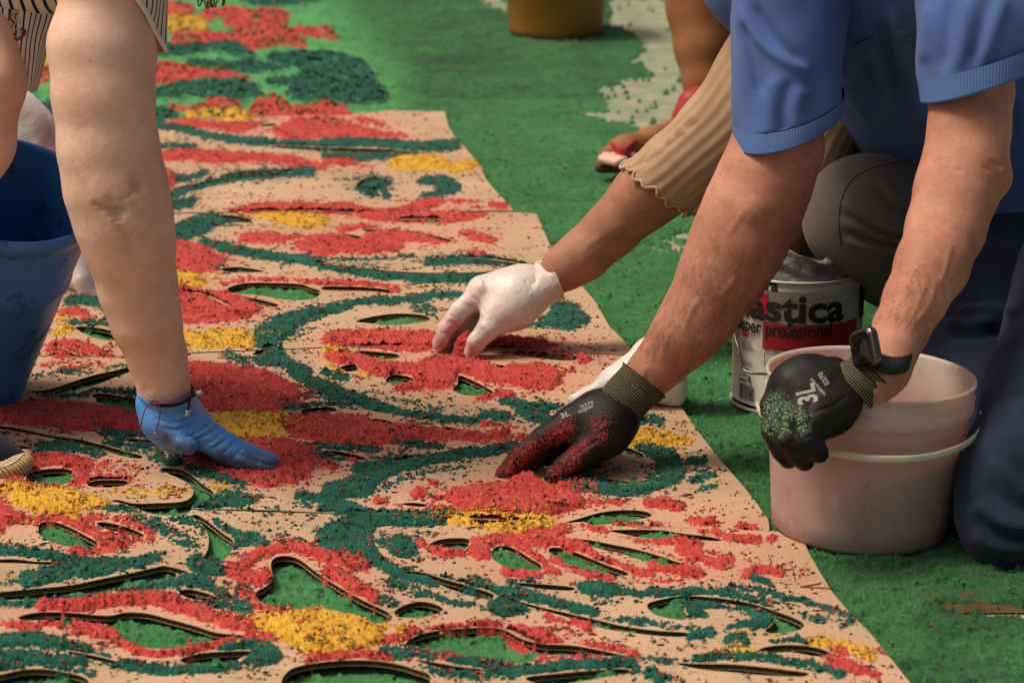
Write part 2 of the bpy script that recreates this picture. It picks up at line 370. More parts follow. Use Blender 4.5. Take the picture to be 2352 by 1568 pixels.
# cut-outs of the cardboard stencils (traced per region)
HOLES = [
 (3, [(165,265),(200,225),(300,205),(420,205),(480,230),(485,265),(440,295),(330,312),(220,305),(175,290)]),
 (3, [(555,310),(600,285),(700,280),(800,285),(830,300),(790,322),(690,330),(600,325)]),
 (3, [(245,600),(255,560),(300,545),(370,555),(450,590),(540,640),(610,680),(630,710),(600,728),(500,728),(380,705),(290,665),(250,630)]),
 (3, [(620,575),(640,560),(720,570),(830,600),(910,635),(925,655),(880,655),(780,630),(680,605)]),
 (3, [(1020,215),(1120,215),(1200,240),(1300,320),(1365,370),(1350,420),(1260,440),(1225,470),(1205,515),(1120,525),(1000,520),(900,490),(825,450),(760,430),(700,418),(760,412),(860,437),(1000,437),(1150,432),(1215,410),(1238,370),(1220,325),(1150,280),(1080,250)]),
 (3, [(1225,525),(1260,520),(1330,560),(1420,625),(1490,675),(1480,740),(1430,800),(1340,815),(1290,800),(1325,740),(1335,660),(1300,590),(1250,550)]),
 (3, [(-200,795),(0,797),(100,795),(250,815),(420,815),(430,835),(330,838),(150,825),(0,820),(-200,815)]),
 (3, [(-200,1030),(0,1010),(250,985),(450,965),(650,925),(850,885),(1000,850),(1060,840),(1180,870),(1210,885),(1120,890),(1130,915),(1000,945),(800,985),(600,1030),(400,1055),(200,1060),(0,1065),(-200,1070)]),
 (3, [(1145,1010),(1200,990),(1300,1010),(1390,1045),(1400,1070),(1330,1080),(1240,1060),(1170,1035)]),
 (3, [(110,1190),(180,1160),(300,1145),(480,1150),(640,1165),(720,1165),(800,1145),(940,1150),(1100,1190),(1250,1230),(1400,1275),(1570,1290),(1530,1310),(1430,1325),(1350,1350),(1200,1372),(1030,1378),(880,1362),(790,1330),(770,1280),(680,1250),(600,1225),(480,1225),(430,1240),(380,1205),(280,1200),(180,1205)]),
 (3, [(1735,815),(1770,780),(1850,775),(1920,800),(2020,880),(2120,950),(2238,1020),(2340,1075),(2442,1120),(2500,1155),(2510,1180),(2480,1205),(2380,1215),(2250,1200),(2100,1160),(1960,1155),(1880,1140),(1760,1110),(1660,1070),(1640,1010),(1700,975),(1750,920),(1735,870)]),
 (3, [(1150,1450),(1250,1415),(1400,1400),(1610,1395),(1600,1420),(1530,1450),(1480,1490),(1380,1505),(1260,1500),(1190,1480)]),
 (3, [(-100,1560),(0,1545),(150,1510),(300,1505),(430,1525),(530,1550),(560,1600),(300,1640),(-100,1640)]),
 (3, [(1800,1620),(1850,1530),(1950,1490),(2100,1465),(2238,1455),(2400,1458),(2550,1480),(2650,1510),(2750,1550),(2700,1640),(2300,1680),(1900,1680)]),
 (3, [(420,1390),(560,1410),(700,1440),(800,1470),(760,1475),(620,1450),(480,1415)]),
 (3, [(0,45),(100,50),(210,65),(200,75),(0,66)]),
 (3, [(360,0),(500,20),(650,60),(800,105),(910,135),(890,155),(760,130),(600,75),(450,35)]),
 (3, [(820,20),(1000,35),(1040,45),(1000,55),(830,45)]),
 (6, [(645,705),(690,665),(780,645),(900,645),(895,690),(870,720),(790,732),(720,720)]),
 (6, [(1045,730),(1070,690),(1130,680),(1200,700),(1290,760),(1350,800),(1355,850),(1280,858),(1180,840),(1090,800),(1055,770)]),
 (6, [(1400,700),(1440,680),(1540,700),(1650,745),(1780,805),(1895,850),(1890,875),(1780,878),(1650,850),(1530,805),(1440,750)]),
 (6, [(1550,630),(1650,632),(1800,660),(1950,690),(2100,735),(2220,780),(2295,805),(2260,820),(2150,815),(2000,770),(1850,720),(1720,690),(1640,660)]),
 (6, [(1780,578),(1900,572),(2100,575),(2250,595),(2400,612),(2500,635),(2450,642),(2300,632),(2150,632),(1980,620),(1880,600)]),
 (6, [(1500,525),(1600,495),(1720,460),(1850,445),(1980,450),(2045,470),(2040,490),(1950,510),(1800,530),(1680,535),(1630,520),(1580,520)]),
 (6, [(480,420),(560,415),(640,425),(640,440),(570,440),(500,430)]),
 (6, [(925,525),(1050,528),(1180,540),(1250,550),(1230,575),(1090,570),(980,568),(930,552)]),
 (6, [(500,860),(620,870),(750,910),(900,950),(1050,1000),(1040,1035),(930,1020),(780,970),(620,905),(520,890)]),
 (6, [(1100,1015),(1200,1040),(1350,1080),(1500,1110),(1700,1150),(1900,1190),(2100,1215),(2280,1230),(2270,1255),(2100,1250),(1900,1225),(1750,1205),(1600,1160),(1400,1110),(1200,1060)]),
 (6, [(1190,930),(1300,935),(1450,945),(1570,960),(1540,980),(1400,975),(1250,955)]),
 (6, [(440,1110),(500,1075),(600,1050),(700,1070),(745,1100),(700,1130),(600,1155),(500,1155),(440,1145)]),
 (6, [(505,1320),(560,1275),(650,1245),(800,1225),(950,1215),(1080,1215),(1150,1235),(1220,1275),(1350,1310),(1550,1315),(1700,1335),(1850,1365),(1900,1378),(1800,1380),(1650,1382),(1500,1385),(1340,1390),(1300,1430),(1200,1440),(1050,1420),(850,1395),(650,1370),(540,1345)]),
 (6, [(560,1420),(700,1440),(850,1465),(990,1480),(960,1500),(800,1490),(650,1455)]),
 (6, [(1250,1535),(1450,1505),(1700,1475),(1880,1460),(1930,1485),(1800,1510),(1650,1545),(1400,1580)]),
 (9, [(-20,1060),(60,1030),(200,1005),(350,1008),(500,1024),(650,1052),(800,1104),(920,1154),(970,1195),(930,1235),(820,1252),(720,1240),(760,1200),(780,1160),(740,1120),(640,1090),(500,1055),(350,1048),(230,1068),(215,1100),(240,1140),(200,1155),(100,1140),(20,1115)]),
 (9, [(680,1360),(760,1335),(900,1330),(1030,1345),(1130,1382),(1120,1412),(1000,1402),(880,1377),(760,1382)]),
 (9, [(150,1425),(300,1435),(500,1445),(700,1470),(900,1500),(1000,1515),(950,1540),(700,1525),(500,1498),(300,1470)]),
 (5, [(190,610),(300,580),(450,565),(600,575),(655,595),(640,615),(500,633),(380,635),(300,625)]),
 (5, [(110,800),(200,795),(350,805),(460,820),(455,845),(350,850),(250,828),(150,815)]),
 (5, [(80,910),(130,890),(190,880),(200,900),(210,925),(150,935),(90,925)]),
 (5, [(380,990),(420,950),(520,960),(560,990),(480,1015),(410,1010)]),
 (5, [(800,1040),(830,1010),(840,950),(900,970),(1000,1020),(1060,1060),(1030,1075),(930,1080),(850,1070)]),
 (5, [(1080,805),(1200,800),(1350,805),(1500,818),(1580,832),(1570,858),(1470,858),(1300,838),(1150,818)]),
 (5, [(1010,880),(1080,880),(1140,890),(1120,907),(1040,897)]),
 (5, [(-40,240),(200,270),(400,295),(600,305),(800,305),(1000,300),(1125,288),(1130,306),(1000,330),(800,335),(550,330),(300,312),(0,268)]),
 (5, [(80,55),(150,50),(230,65),(200,82),(110,74)]), (5, [(230,20),(400,25),(420,40),(300,42)]),
 (5, [(480,30),(600,45),(720,70),(800,93),(760,102),(640,77),(520,50)]),
 (5, [(570,240),(700,215),(900,203),(1050,213),(1200,238),(1280,263),(1290,284),(1200,268),(1050,237),(850,227),(680,236)]),
 (5, [(0,403),(150,403),(300,408),(430,428),(430,444),(280,434),(0,428)]),
 (2, [(1420,425),(1450,395),(1550,375),(1700,375),(1880,385),(1950,410),(2010,430),(1990,470),(1930,485),(1800,487),(1650,460),(1500,440)]),
 (5, [(430,1500),(560,1470),(700,1430),(850,1405),(1000,1393),(1000,1412),(850,1427),(700,1457),(560,1492),(470,1507)]),
 (5, [(280,1232),(350,1229),(430,1249),(400,1260),(310,1252)]), (5, [(740,1268),(860,1283),(1010,1303),(1000,1320),(860,1307),(750,1285)]),
 (5, [(0,1423),(100,1430),(250,1468),(230,1487),(120,1465),(0,1442)]), (5, [(-10,1155),(60,1165),(75,1185),(0,1190)]),
 (6, [(1650,200),(1740,228),(1850,250),(1980,258),(2080,228),(2095,245),(2050,280),(1980,295),(1850,285),(1750,250)]),
 (5, [(1830,1410),(1900,1400),(2000,1440),(1980,1457),(1900,1442)]),
 (2, [(470,660),(560,655),(720,685),(740,730),(660,735),(560,710)]),
 (2, [(160,1050),(300,1043),(450,1003),(600,958),(710,933),(760,918),(830,903),(830,932),(750,965),(650,1005),(540,1038),(420,1062),(300,1067)]),
 (2, [(570,1080),(640,1070),(760,1090),(870,1110),(890,1140),(890,1165),(820,1175),(700,1150),(620,1130),(600,1100)]),
 (2, [(335,773),(380,783),(440,808),(485,835),(450,835),(390,808)]),
 (2, [(1130,430),(1220,433),(1330,468),(1440,530),(1400,522),(1300,478),(1200,448)]),
 (2, [(1380,285),(1480,268),(1600,283),(1660,300),(1600,308),(1450,308)]), (2, [(1490,458),(1600,473),(1700,498),(1750,515),(1720,528),(1620,507)]),
 (2, [(1580,820),(1640,790),(1700,770),(1700,795),(1620,825)]), (2, [(1130,683),(1250,688),(1300,698),(1240,706)]),
 (2, [(1890,1180),(1960,1165),(2040,1168),(2030,1195),(2000,1200),(1930,1215),(1900,1210)]),
 (2, [(-60,1250),(0,1255),(150,1280),(300,1320),(450,1350),(590,1390),(580,1410),(400,1360),(200,1313),(0,1278),(-60,1270)]),
 (1, [(1340,1358),(1450,1353),(1570,1378),(1565,1400),(1420,1390)]),
 (1, [(1060,1180),(1200,1160),(1300,1130),(1450,1110),(1600,1093),(1800,1083),(1800,1098),(1600,1113),(1450,1133),(1330,1153),(1200,1187)]),
 (1, [(1690,903),(1850,908),(2000,923),(2195,933),(2400,943),(2560,955),(2550,970),(2300,968),(2195,960),(2050,957),(1850,938)]),
 (4, [(380,1376),(550,1374),(720,1376),(700,1397),(560,1397)]),
 (4, [(195,1160),(250,1120),(330,1110),(405,1125),(395,1160),(330,1190),(355,1225),(280,1218),(220,1190)]),
 (1, [(1640,775),(1720,768),(1735,785),(1660,789)]), (4, [(20,750),(100,758),(120,778),(40,772)]), (1, [(1880,748),(2000,753),(2080,768),(2040,775)]),
]
T, RD, Y = 't', 'r', 'y'
# (colour, region, kind, points, stroke width or 0, density, fills cut-outs)
SH = []
def p(c, reg, pts, d=.95, fill=0): SH.append((c, reg, 'p', pts, 0, d, fill))
def s(c, reg, w, d, *pts, fill=0): SH.append((c, reg, 's', list(pts), w, d, fill))
# --- dark green bands
p(T,6,[(0,310),(80,290),(200,250),(330,180),(500,140),(750,95),(950,70),(1100,55),(1180,50),(1170,75),(1050,100),(850,130),(650,180),(450,240),(340,300),(290,370),(180,400),(0,380)],1,1)
p(T,6,[(0,410),(150,410),(260,465),(420,475),(600,480),(760,480),(820,520),(720,560),(540,575),(400,570),(330,580),(300,620),(310,700),(360,770),(430,830),(520,870),(700,920),(700,960),(500,920),(330,850),(180,780),(60,740),(0,720),(40,620),(100,560),(150,500),(0,470)],1,0)
p(T,6,[(400,660),(500,640),(570,690),(600,750),(520,790),(440,770),(390,720)],.75)
s(T,6,40,.36,(430,300),(560,240),(750,200),(870,185)); s(T,6,60,.8,(480,870),(700,915),(900,960),(1100,990),(1250,1010),(1400,1050),(1550,1080),(1680,1110),fill=1)
p(T,6,[(1020,1050),(1150,1040),(1280,1090),(1200,1130),(1060,1130)],1,1); p(T,6,[(1570,960),(1680,925),(1800,940),(1880,985),(1780,1010),(1640,1005)],1)
s(T,6,35,.6,(1150,930),(1300,925)); s(T,6,35,.7,(1890,990),(2000,1000),(2100,1010),(2250,980),(2352,970)); s(T,6,40,.6,(700,1030),(850,1070),(1000,1085))
s(T,6,80,.42,(430,930),(550,980),(650,1010)); s(T,6,60,.6,(290,1090),(380,1050),(450,1090)); s(T,6,50,.5,(1600,1150),(1750,1170),(1900,1150),(2100,1180),(2300,1220),(2352,1250))
s(T,6,70,.75,(370,1380),(480,1390),(640,1380),(900,1430),(1100,1480),(1300,1490),(1500,1450),(1700,1440),(1900,1430),(1950,1470)); s(T,6,60,.6,(600,1480),(900,1520),(1200,1530)); s(T,6,50,.5,(2000,1390),(2150,1410),(2300,1440),(2352,1420)); s(T,6,40,.6,(2020,1500),(2150,1530))
s(T,6,70,.9,(1520,240),(1600,270),(1750,300),(1900,325),(2080,295),(2220,230),(2200,150),(2100,90),(1980,80),fill=1); s(T,6,40,.8,(1560,210),(1650,170),(1720,150)); s(T,6,40,.5,(2290,150),(2340,180))
p(T,9,[(10,80),(110,80),(130,130),(210,190),(215,235),(120,275),(30,290),(50,200)],.95)
s(T,9,50,.62,(230,150),(340,140)); s(T,9,45,.62,(260,265),(400,240)); s(T,9,35,.55,(320,325),(410,310)); s(T,9,45,.75,(0,980),(150,990),(330,1000),(500,990),(640,1040),(720,1070))
s(T,9,40,.55,(600,960),(720,980),(860,1020),(1000,1050),(1150,1110),(1270,1150),(1200,1220)); p(T,9,[(220,1050),(330,1040),(450,1060),(640,1090),(760,1140),(780,1180),(720,1220),(600,1215),(480,1210),(560,1180),(640,1160),(600,1110),(450,1080),(320,1090),(380,1140),(240,1130)],.9,1)
s(T,9,50,.62,(960,1140),(1100,1170)); s(T,9,60,.7,(250,1250),(380,1240)); s(T,9,60,.6,(490,1280),(560,1260),(600,1320)); s(T,9,40,.7,(0,1390),(130,1420)); s(T,9,50,.75,(300,1410),(500,1390),(700,1410),(900,1450),(1100,1490),(1200,1530))
s(T,9,30,.6,(760,1310),(900,1300),(1100,1330)); s(T,9,40,.72,(640,900),(740,915)); s(T,9,35,.55,(500,945),(640,970),(700,990)); s(T,9,70,.85,(0,1490),(60,1530))
s(T,3,70,.72,(0,740),(200,760),(400,800),(550,830),(700,820),(850,830),(1000,790)); s(T,3,110,.78,(180,930),(350,900),(520,860),(700,850)); s(T,3,40,.36,(0,960),(120,930)); p(T,3,[(1210,790),(1330,790),(1420,830),(1440,890),(1330,910),(1230,880),(1200,830)],.95)
s(T,3,80,.75,(640,1010),(850,970),(1050,950),(1200,930),(1330,960)); s(T,3,50,.72,(0,1080),(150,1090),(350,1075),(550,1050),(640,1030)); s(T,3,80,.75,(1280,1080),(1430,1080),(1560,1110),(1610,1060),(1550,1000)); s(T,3,50,.62,(1150,985),(1300,990),(1430,1010))
p(T,3,[(0,1320),(130,1290),(300,1300),(450,1340),(600,1380),(540,1420),(400,1390),(200,1370),(0,1380)],.95); s(T,3,70,.72,(0,1430),(200,1440),(400,1460),(600,1430),(800,1480),(1000,1520),(1300,1520),(1500,1500)); p(T,3,[(1400,1380),(1500,1340),(1640,1330),(1760,1370),(1810,1430),(1760,1480),(1650,1500),(1550,1480),(1600,1420),(1500,1400)],1)
s(T,3,50,.62,(0,1500),(150,1490),(350,1500),(600,1540)); s(T,3,90,.45,(850,540),(1000,570),(1100,640),(1200,700),(1250,750)); s(T,3,50,.5,(1100,550),(1250,560),(1330,650)); s(T,3,60,.75,(1430,610),(1500,640),(1550,660)); s(T,3,80,.62,(1480,700),(1600,660),(1680,690)); s(T,3,50,.6,(1380,560),(1450,620),(1530,640))
p(T,3,[(1230,450),(1330,400),(1450,370),(1590,380),(1620,430),(1550,460),(1400,470),(1290,500)],.85); s(T,3,60,.65,(1190,230),(1350,250),(1450,290),(1540,320)); s(T,3,50,.62,(700,480),(800,470),(880,490)); s(T,3,50,.72,(1910,400),(2050,410),(2200,430),(2238,450),(2200,480),(2050,480))
p(T,3,[(2080,590),(2238,540),(2300,600),(2260,740),(2150,740),(2020,690)],.95); p(T,3,[(1400,480),(1700,420),(2000,500),(2000,640),(1700,640)],.2); s(T,3,60,.72,(230,70),(350,60),(480,80),(600,70)); s(T,3,90,.52,(820,40),(950,110),(1080,160),(1150,190)); s(T,3,60,.5,(1960,80),(2050,110),(2180,140))
s(T,2,46,1.1,(1280,110),(1450,150),(1650,190),(1850,210),(2050,260),(2195,290),(2300,300),fill=1); s(T,2,25,.62,(1680,190),(1900,200),(2100,210),(2195,215)); s(T,2,80,.85,(1120,60),(1200,20),(1300,10)); s(T,2,40,.7,(1350,260),(1420,290))
p(T,2,[(1600,680),(1680,620),(1800,560),(1950,540),(2195,500),(2195,540),(2000,580),(1880,640),(1830,700),(1760,740),(1780,800),(1830,870),(1960,920),(1930,960),(1850,930),(1740,900),(1650,890),(1600,860),(1650,820),(1610,760)],1,1)
s(T,2,60,.95,(1830,930),(1950,1000),(2100,1050),(2195,1100),fill=1); s(T,2,70,.4,(1420,820),(1500,860),(1560,900)); s(T,2,40,.62,(1760,1170),(1880,1170),(2000,1150),(2195,1140)); s(T,2,60,.85,(430,490),(560,480),(680,530),(690,600)); s(T,2,35,.62,(420,640),(560,630),(690,640))
s(T,2,40,.42,(200,980),(400,940),(600,960)); s(T,2,40,.55,(680,920),(830,900)); s(T,2,40,.52,(250,1060),(400,1080),(560,1070),(700,1060),(860,1080)); s(T,2,30,.5,(760,1160),(890,1175)); s(T,2,50,.72,(650,1320),(800,1340),(900,1330),(1010,1350)); s(T,2,60,.62,(200,1400),(400,1390),(560,1410)); s(T,2,90,.48,(600,1430),(750,1400),(950,1420),(1090,1470)); s(T,2,30,.28,(0,1300),(400,1280)); s(T,2,60,.72,(1910,1420),(1950,1440)); s(T,2,50,.62,(2000,1390),(2195,1420))
s(T,5,48,1.1,(0,260),(150,290),(350,330),(600,345),(850,345),(1100,330),(1250,310),(1290,290),(1200,250),(1050,225),(850,220),(650,235),fill=1); s(T,5,25,.62,(0,215),(200,210),(400,200),(550,195)); s(T,5,40,.6,(560,370),(640,360)); s(T,5,40,.85,(0,540),(150,510),(400,490),(600,470),(850,455),fill=1); s(T,5,70,.42,(520,490),(600,530),(680,560))
p(T,5,[(1160,660),(1300,620),(1400,570),(1430,500),(1540,505),(1640,570),(1660,610),(1560,655),(1420,640),(1300,645)],.85); p(T,5,[(0,1030),(150,1060),(350,1130),(550,1180),(750,1205),(960,1225),(930,1250),(700,1235),(450,1200),(250,1160),(100,1120),(0,1100)],1,1)
p(T,5,[(100,1030),(500,1080),(1000,1160),(960,1210),(500,1150),(150,1060)],.3); p(T,5,[(960,1190),(1100,1170),(1170,1190),(1130,1230),(1000,1225)],.85); p(T,5,[(1080,1110),(1200,1095),(1330,1130),(1500,1135),(1450,1160),(1380,1200),(1480,1220),(1350,1260),(1250,1220),(1200,1170)],.8)
s(T,5,40,.62,(430,1360),(550,1380),(740,1400)); s(T,5,40,.62,(50,1400),(200,1410),(320,1420)); s(T,5,52,1.1,(200,1540),(500,1500),(800,1440),(1050,1410),(1190,1385),fill=1); s(T,5,60,.65,(1950,1230),(2100,1240)); s(T,5,60,.5,(0,940),(130,980))
s(T,1,40,.95,(970,780),(1150,800),(1350,850),(1600,880),(1900,900),(2195,910),fill=1); s(T,1,30,.85,(980,910),(1100,910),(1220,915)); s(T,4,52,1.1,(0,890),(200,890),(400,910),(600,930),(820,920),fill=1); s(T,4,40,.95,(0,980),(200,990),(400,980),(560,970),fill=1); s(T,1,50,.95,(1080,1230),(1200,1180),(1350,1140),(1500,1110),(1700,1090),(1950,1080),fill=1)
s(T,1,50,.62,(1060,1100),(1180,1120),(1280,1090)); s(T,1,60,.85,(1070,1290),(1200,1270)); p(T,1,[(1090,1440),(1180,1380),(1330,1340),(1560,1380),(1400,1400),(1330,1440),(1250,1480),(1120,1500)],1,1); p(T,4,[(195,1160),(250,1120),(330,1110),(415,1130),(380,1180),(410,1230),(300,1220),(220,1195)],1,1); p(T,4,[(580,1140),(640,1105),(760,1110),(850,1160),(820,1200),(720,1225),(590,1215),(690,1190),(690,1150)],1); s(T,4,30,.35,(60,1120),(150,1130),(300,1090))
s(T,1,70,1.1,(980,290),(1150,290),(1350,270),(1500,300),(1560,340)); s(T,1,60,1.1,(1200,380),(1450,400),(1700,400),(1900,360)); p(T,1,[(1660,400),(1720,320),(1850,310),(2060,310),(2250,360),(2340,450),(2420,570),(2420,620),(2200,625),(1950,620),(1800,580),(1830,520),(1700,520),(1680,480),(1850,470),(1900,420)],1.2); p(T,1,[(960,540),(1150,500),(1300,490),(1500,480),(1600,530),(1640,580),(1500,610),(1350,590),(1200,590),(960,600)],1.2); p(T,1,[(60,500),(200,540),(240,620),(330,640),(400,720),(180,700),(60,640)],1.1); p(T,1,[(1500,-20),(1650,20),(1900,15),(1980,-20)],1.1); p(T,1,[(900,660),(1100,680),(1080,740),(900,740)],1)
# --- red
for pts in ([(930,20),(1100,5),(1200,20),(1215,60),(1150,100),(1000,70)],[(1260,90),(1300,40),(1400,40),(1520,30),(1530,50),(1440,80),(1330,115)],[(1400,130),(1460,80),(1580,50),(1790,60),(1800,120),(1780,150),(2040,165),(2110,210),(2080,230),(1880,210),(1920,270),(1760,270),(1580,305),(1480,260),(1290,270),(1130,285),(1080,250),(1090,190),(1160,180),(1330,200),(1480,180),(1450,150)],[(900,400),(1080,380),(1250,420),(1480,440),(1580,490),(1400,470),(1250,470),(1100,495),(900,490)],[(1070,640),(1200,655),(1290,640),(1300,600),(1400,600),(1480,630),(1510,680),(1300,670),(1130,665)],[(1570,690),(1620,610),(1740,590),(1800,620),(1850,660),(2000,630),(2120,640),(2190,680),(2180,715),(1900,715),(1640,715)],[(120,440),(180,410),(400,415),(400,510),(170,480),(130,470)],[(160,330),(400,290),(400,310),(180,340)]): p(RD,1,pts,1.15)
p(RD,1,[(1060,760),(1200,740),(1400,760),(1640,760),(1600,800),(1500,830),(1380,800),(1200,790)],.85,1); p(RD,1,[(1720,800),(1850,740),(2000,740),(2195,760),(2195,850),(2000,860),(1870,870),(1760,850)],.85,1); p(RD,4,[(0,750),(200,790),(350,830),(500,850),(470,865),(300,850),(100,850),(0,850)],1); s(RD,4,40,.5,(220,740),(320,770),(400,800))
p(RD,1,[(1000,960),(1150,940),(1400,950),(1650,970),(1850,1000),(2050,1050),(1900,1050),(1650,1010),(1400,1020),(1200,1000),(1020,1000)],1); s(RD,4,40,.72,(0,1020),(60,1010),(180,1020)); s(RD,4,20,.5,(200,1045),(300,1040)); s(RD,1,60,.6,(1040,1080),(1080,1120),(1060,1180))
p(RD,4,[(-600,1330),(-450,1290),(-250,1280),(0,1290),(100,1270),(300,1310),(450,1300),(650,1240),(750,1250),(700,1290),(550,1330),(800,1330),(930,1350),(900,1380),(600,1390),(350,1380),(200,1350),(0,1340),(-300,1345)],.95,1); s(RD,4,35,.85,(1050,1290),(1130,1300)); s(RD,4,25,.8,(960,1345),(1000,1350)); s(RD,4,20,.6,(790,1250),(950,1275)); s(RD,4,40,.72,(100,1430),(250,1420),(330,1440))
p(RD,2,[(1500,90),(1560,55),(1700,50),(1850,80),(1780,100),(1600,105)],.95,1); p(RD,5,[(-180,130),(-120,80),(0,60),(110,60),(200,90),(300,40),(500,40),(700,70),(810,95),(700,110),(500,100),(480,150),(300,170),(100,160),(0,180)],1,1); p(RD,5,[(840,40),(950,50),(1090,95),(980,100),(880,70)],.85); s(RD,5,25,.72,(900,170),(1000,175))
p(RD,2,[(1030,110),(1220,120),(1330,160),(1410,230),(1350,290),(1200,310),(1030,290)],1); p(RD,2,[(1050,390),(1250,420),(1450,440),(1620,520),(1630,560),(1480,600),(1300,610),(1180,620),(1050,590)],1,1); p(RD,2,[(1100,930),(1250,880),(1380,900),(1560,920),(1700,950),(1850,1040),(1890,1090),(1830,1150),(1650,1200),(1450,1190),(1280,1160),(1150,1060)],1.05); s(RD,2,30,.68,(1400,375),(1600,360),(1900,370),(2100,400))
p(RD,5,[(-270,1260),(-140,1210),(0,1215),(150,1215),(300,1240),(500,1265),(700,1300),(900,1290),(1100,1300),(1150,1290),(1120,1330),(900,1340),(700,1350),(500,1370),(250,1385),(50,1370),(-180,1330)],1.05); p(RD,2,[(-50,1190),(200,1110),(400,1120),(600,1150),(760,1180),(890,1200),(950,1280),(850,1300),(650,1280),(480,1290),(250,1260),(-50,1230)],1.05)
p(RD,3,[(1180,90),(1300,60),(1520,40),(1700,10),(1950,50),(2060,150),(1990,230),(1900,290),(1740,340),(1600,320),(1400,240),(1250,190),(1180,140)],.86); p(RD,2,[(280,800),(350,740),(480,745),(600,770),(720,830),(690,850),(560,830),(480,840),(380,870),(300,830)],.62,1); p(RD,2,[(230,890),(500,860),(700,880),(560,940),(300,940)],.32); s(RD,2,50,.72,(390,570),(480,560),(560,600))
p(RD,3,[(200,105),(400,120),(600,170),(560,250),(520,310),(330,325),(150,320),(40,300),(60,250),(170,180)],.82); p(RD,3,[(560,150),(900,200),(850,260),(600,240)],.42); p(RD,3,[(-40,400),(80,440),(150,500),(400,510),(700,520),(850,540),(950,600),(1000,650),(900,700),(700,760),(450,780),(430,740),(250,650),(230,560),(180,540),(40,600),(-40,660)],.58); s(RD,3,60,.9,(-20,450),(60,500),(130,520)); s(RD,3,30,1,(560,290),(650,280),(750,270),(830,290),fill=1); s(RD,3,40,.9,(250,540),(340,530),(480,580),(620,660))
s(RD,3,70,1.1,(270,1110),(430,1120),(560,1100),(700,1070),(850,1060),(1000,1060),(1120,1080)); s(RD,3,80,.85,(1100,1100),(1250,1140),(1450,1200),(1600,1230)); s(RD,3,40,.62,(30,1235),(200,1250),(330,1225),(400,1250)); s(RD,3,60,1.0,(490,1250),(600,1275),(750,1300)); s(RD,3,40,.95,(780,1350),(900,1390),(1050,1410),(1250,1390),(1450,1340),(1600,1300),(1750,1310))
s(RD,3,70,.82,(1560,850),(1650,770),(1760,740),(1880,720),(2020,760),(2150,800),(2238,830)); s(RD,3,90,.88,(1480,870),(1600,920),(1720,910),(1690,990)); s(RD,3,70,.85,(1560,1010),(1620,1080),(1700,1120),(1800,1140),(1950,1150),(2100,1160)); s(RD,6,70,.82,(0,760),(100,790),(180,810),(250,830)); s(RD,6,70,.95,(20,870),(130,930),(250,1000),(310,1050),(260,1100),(180,1130))
s(RD,6,50,.85,(220,1310),(400,1300),(500,1270),(560,1250)); s(RD,6,25,.82,(540,1260),(700,1230),(900,1205),(1100,1205)); p(RD,6,[(1130,1225),(1250,1215),(1400,1250),(1430,1290),(1300,1310),(1200,1290)],1.1,1); s(RD,6,35,.82,(1330,1300),(1550,1310),(1750,1325),(1900,1360),(1960,1370)); s(RD,6,40,.85,(1310,1400),(1450,1395),(1600,1390),(1720,1385)); s(RD,6,35,.62,(500,1380),(650,1390),(850,1420),(960,1440),(1130,1445),(1250,1435))
s(RD,6,50,.82,(-100,1440),(50,1420),(150,1400),(250,1400),(400,1420)); s(RD,6,40,.9,(250,1460),(400,1490),(500,1530)); p(RD,6,[(770,360),(900,320),(1050,300),(1130,290),(1200,250),(1280,230),(1380,290),(1500,330),(1620,370),(1600,420),(1500,450),(1420,480),(1280,490),(1100,490),(950,480),(860,440),(790,400)],1.35)
s(RD,6,30,.72,(480,430),(650,440),(800,460)); s(RD,6,40,.95,(1480,280),(1620,270),(1700,300)); s(RD,6,50,.82,(570,360),(620,350)); s(RD,6,30,.6,(660,280),(690,290)); s(RD,6,30,.72,(320,410),(380,420)); s(RD,6,30,.72,(1600,380),(1750,400),(1870,400)); s(RD,6,50,.82,(2020,400),(2150,420),(2230,440))
s(RD,6,70,.78,(900,680),(1000,660),(1100,650),(1300,620),(1450,590),(1520,560)); p(RD,6,[(1250,640),(1420,620),(1420,680),(1300,680)],1); s(RD,6,40,.82,(600,690),(720,740),(860,740)); p(RD,6,[(880,650),(1000,680),(1040,760),(960,780),(880,720)],.82); s(RD,6,40,.92,(1060,670),(1130,655),(1250,710),(1370,790),(1370,850)); s(RD,6,40,1,(1120,860),(1200,875),(1340,875)); s(RD,6,70,.8,(1400,675),(1550,675),(1650,690),(1680,730)); s(RD,6,50,.85,(1400,840),(1460,860)); s(RD,6,50,.75,(1680,740),(1800,800),(1900,840),(2050,870)); s(RD,6,30,.82,(1430,770),(1550,830),(1650,880),(1800,890)); s(RD,6,25,.62,(1580,545),(1700,545),(1800,530),(2000,560)); s(RD,6,40,.52,(1650,560),(1800,590),(2000,640),(2200,650)); s(RD,6,50,1.05,(2050,820),(2200,840),(2340,850)); s(RD,6,60,.82,(2230,700),(2330,740)); s(RD,6,40,.62,(2130,630),(2352,660)); s(RD,6,60,.5,(1400,1150),(1550,1170),(1650,1200))
for w_, d_, pts in ((60,.85,[(0,410),(80,400),(180,440)]),(35,.82,[(260,520),(400,525)]),(35,.62,[(560,550),(660,555)]),(20,.6,[(0,540),(120,545)]),(45,.75,[(330,590),(500,620),(680,640)]),(40,.82,[(90,640),(200,650)]),(45,.8,[(190,690),(300,680),(320,750),(400,790),(520,770)]),(60,1.05,[(10,800),(150,840),(310,860)]),(45,.85,[(380,780),(450,820)]),(40,.85,[(590,880),(700,840),(830,860)]),(30,.8,[(755,628),(780,632)]),(30,.42,[(0,920),(200,910)]),(60,.95,[(1130,1440),(1270,1480)]),(50,.75,[(1300,1500),(1420,1530)]),(40,.72,[(1170,1375),(1230,1385)])): s(RD,9,w_,d_,*pts)
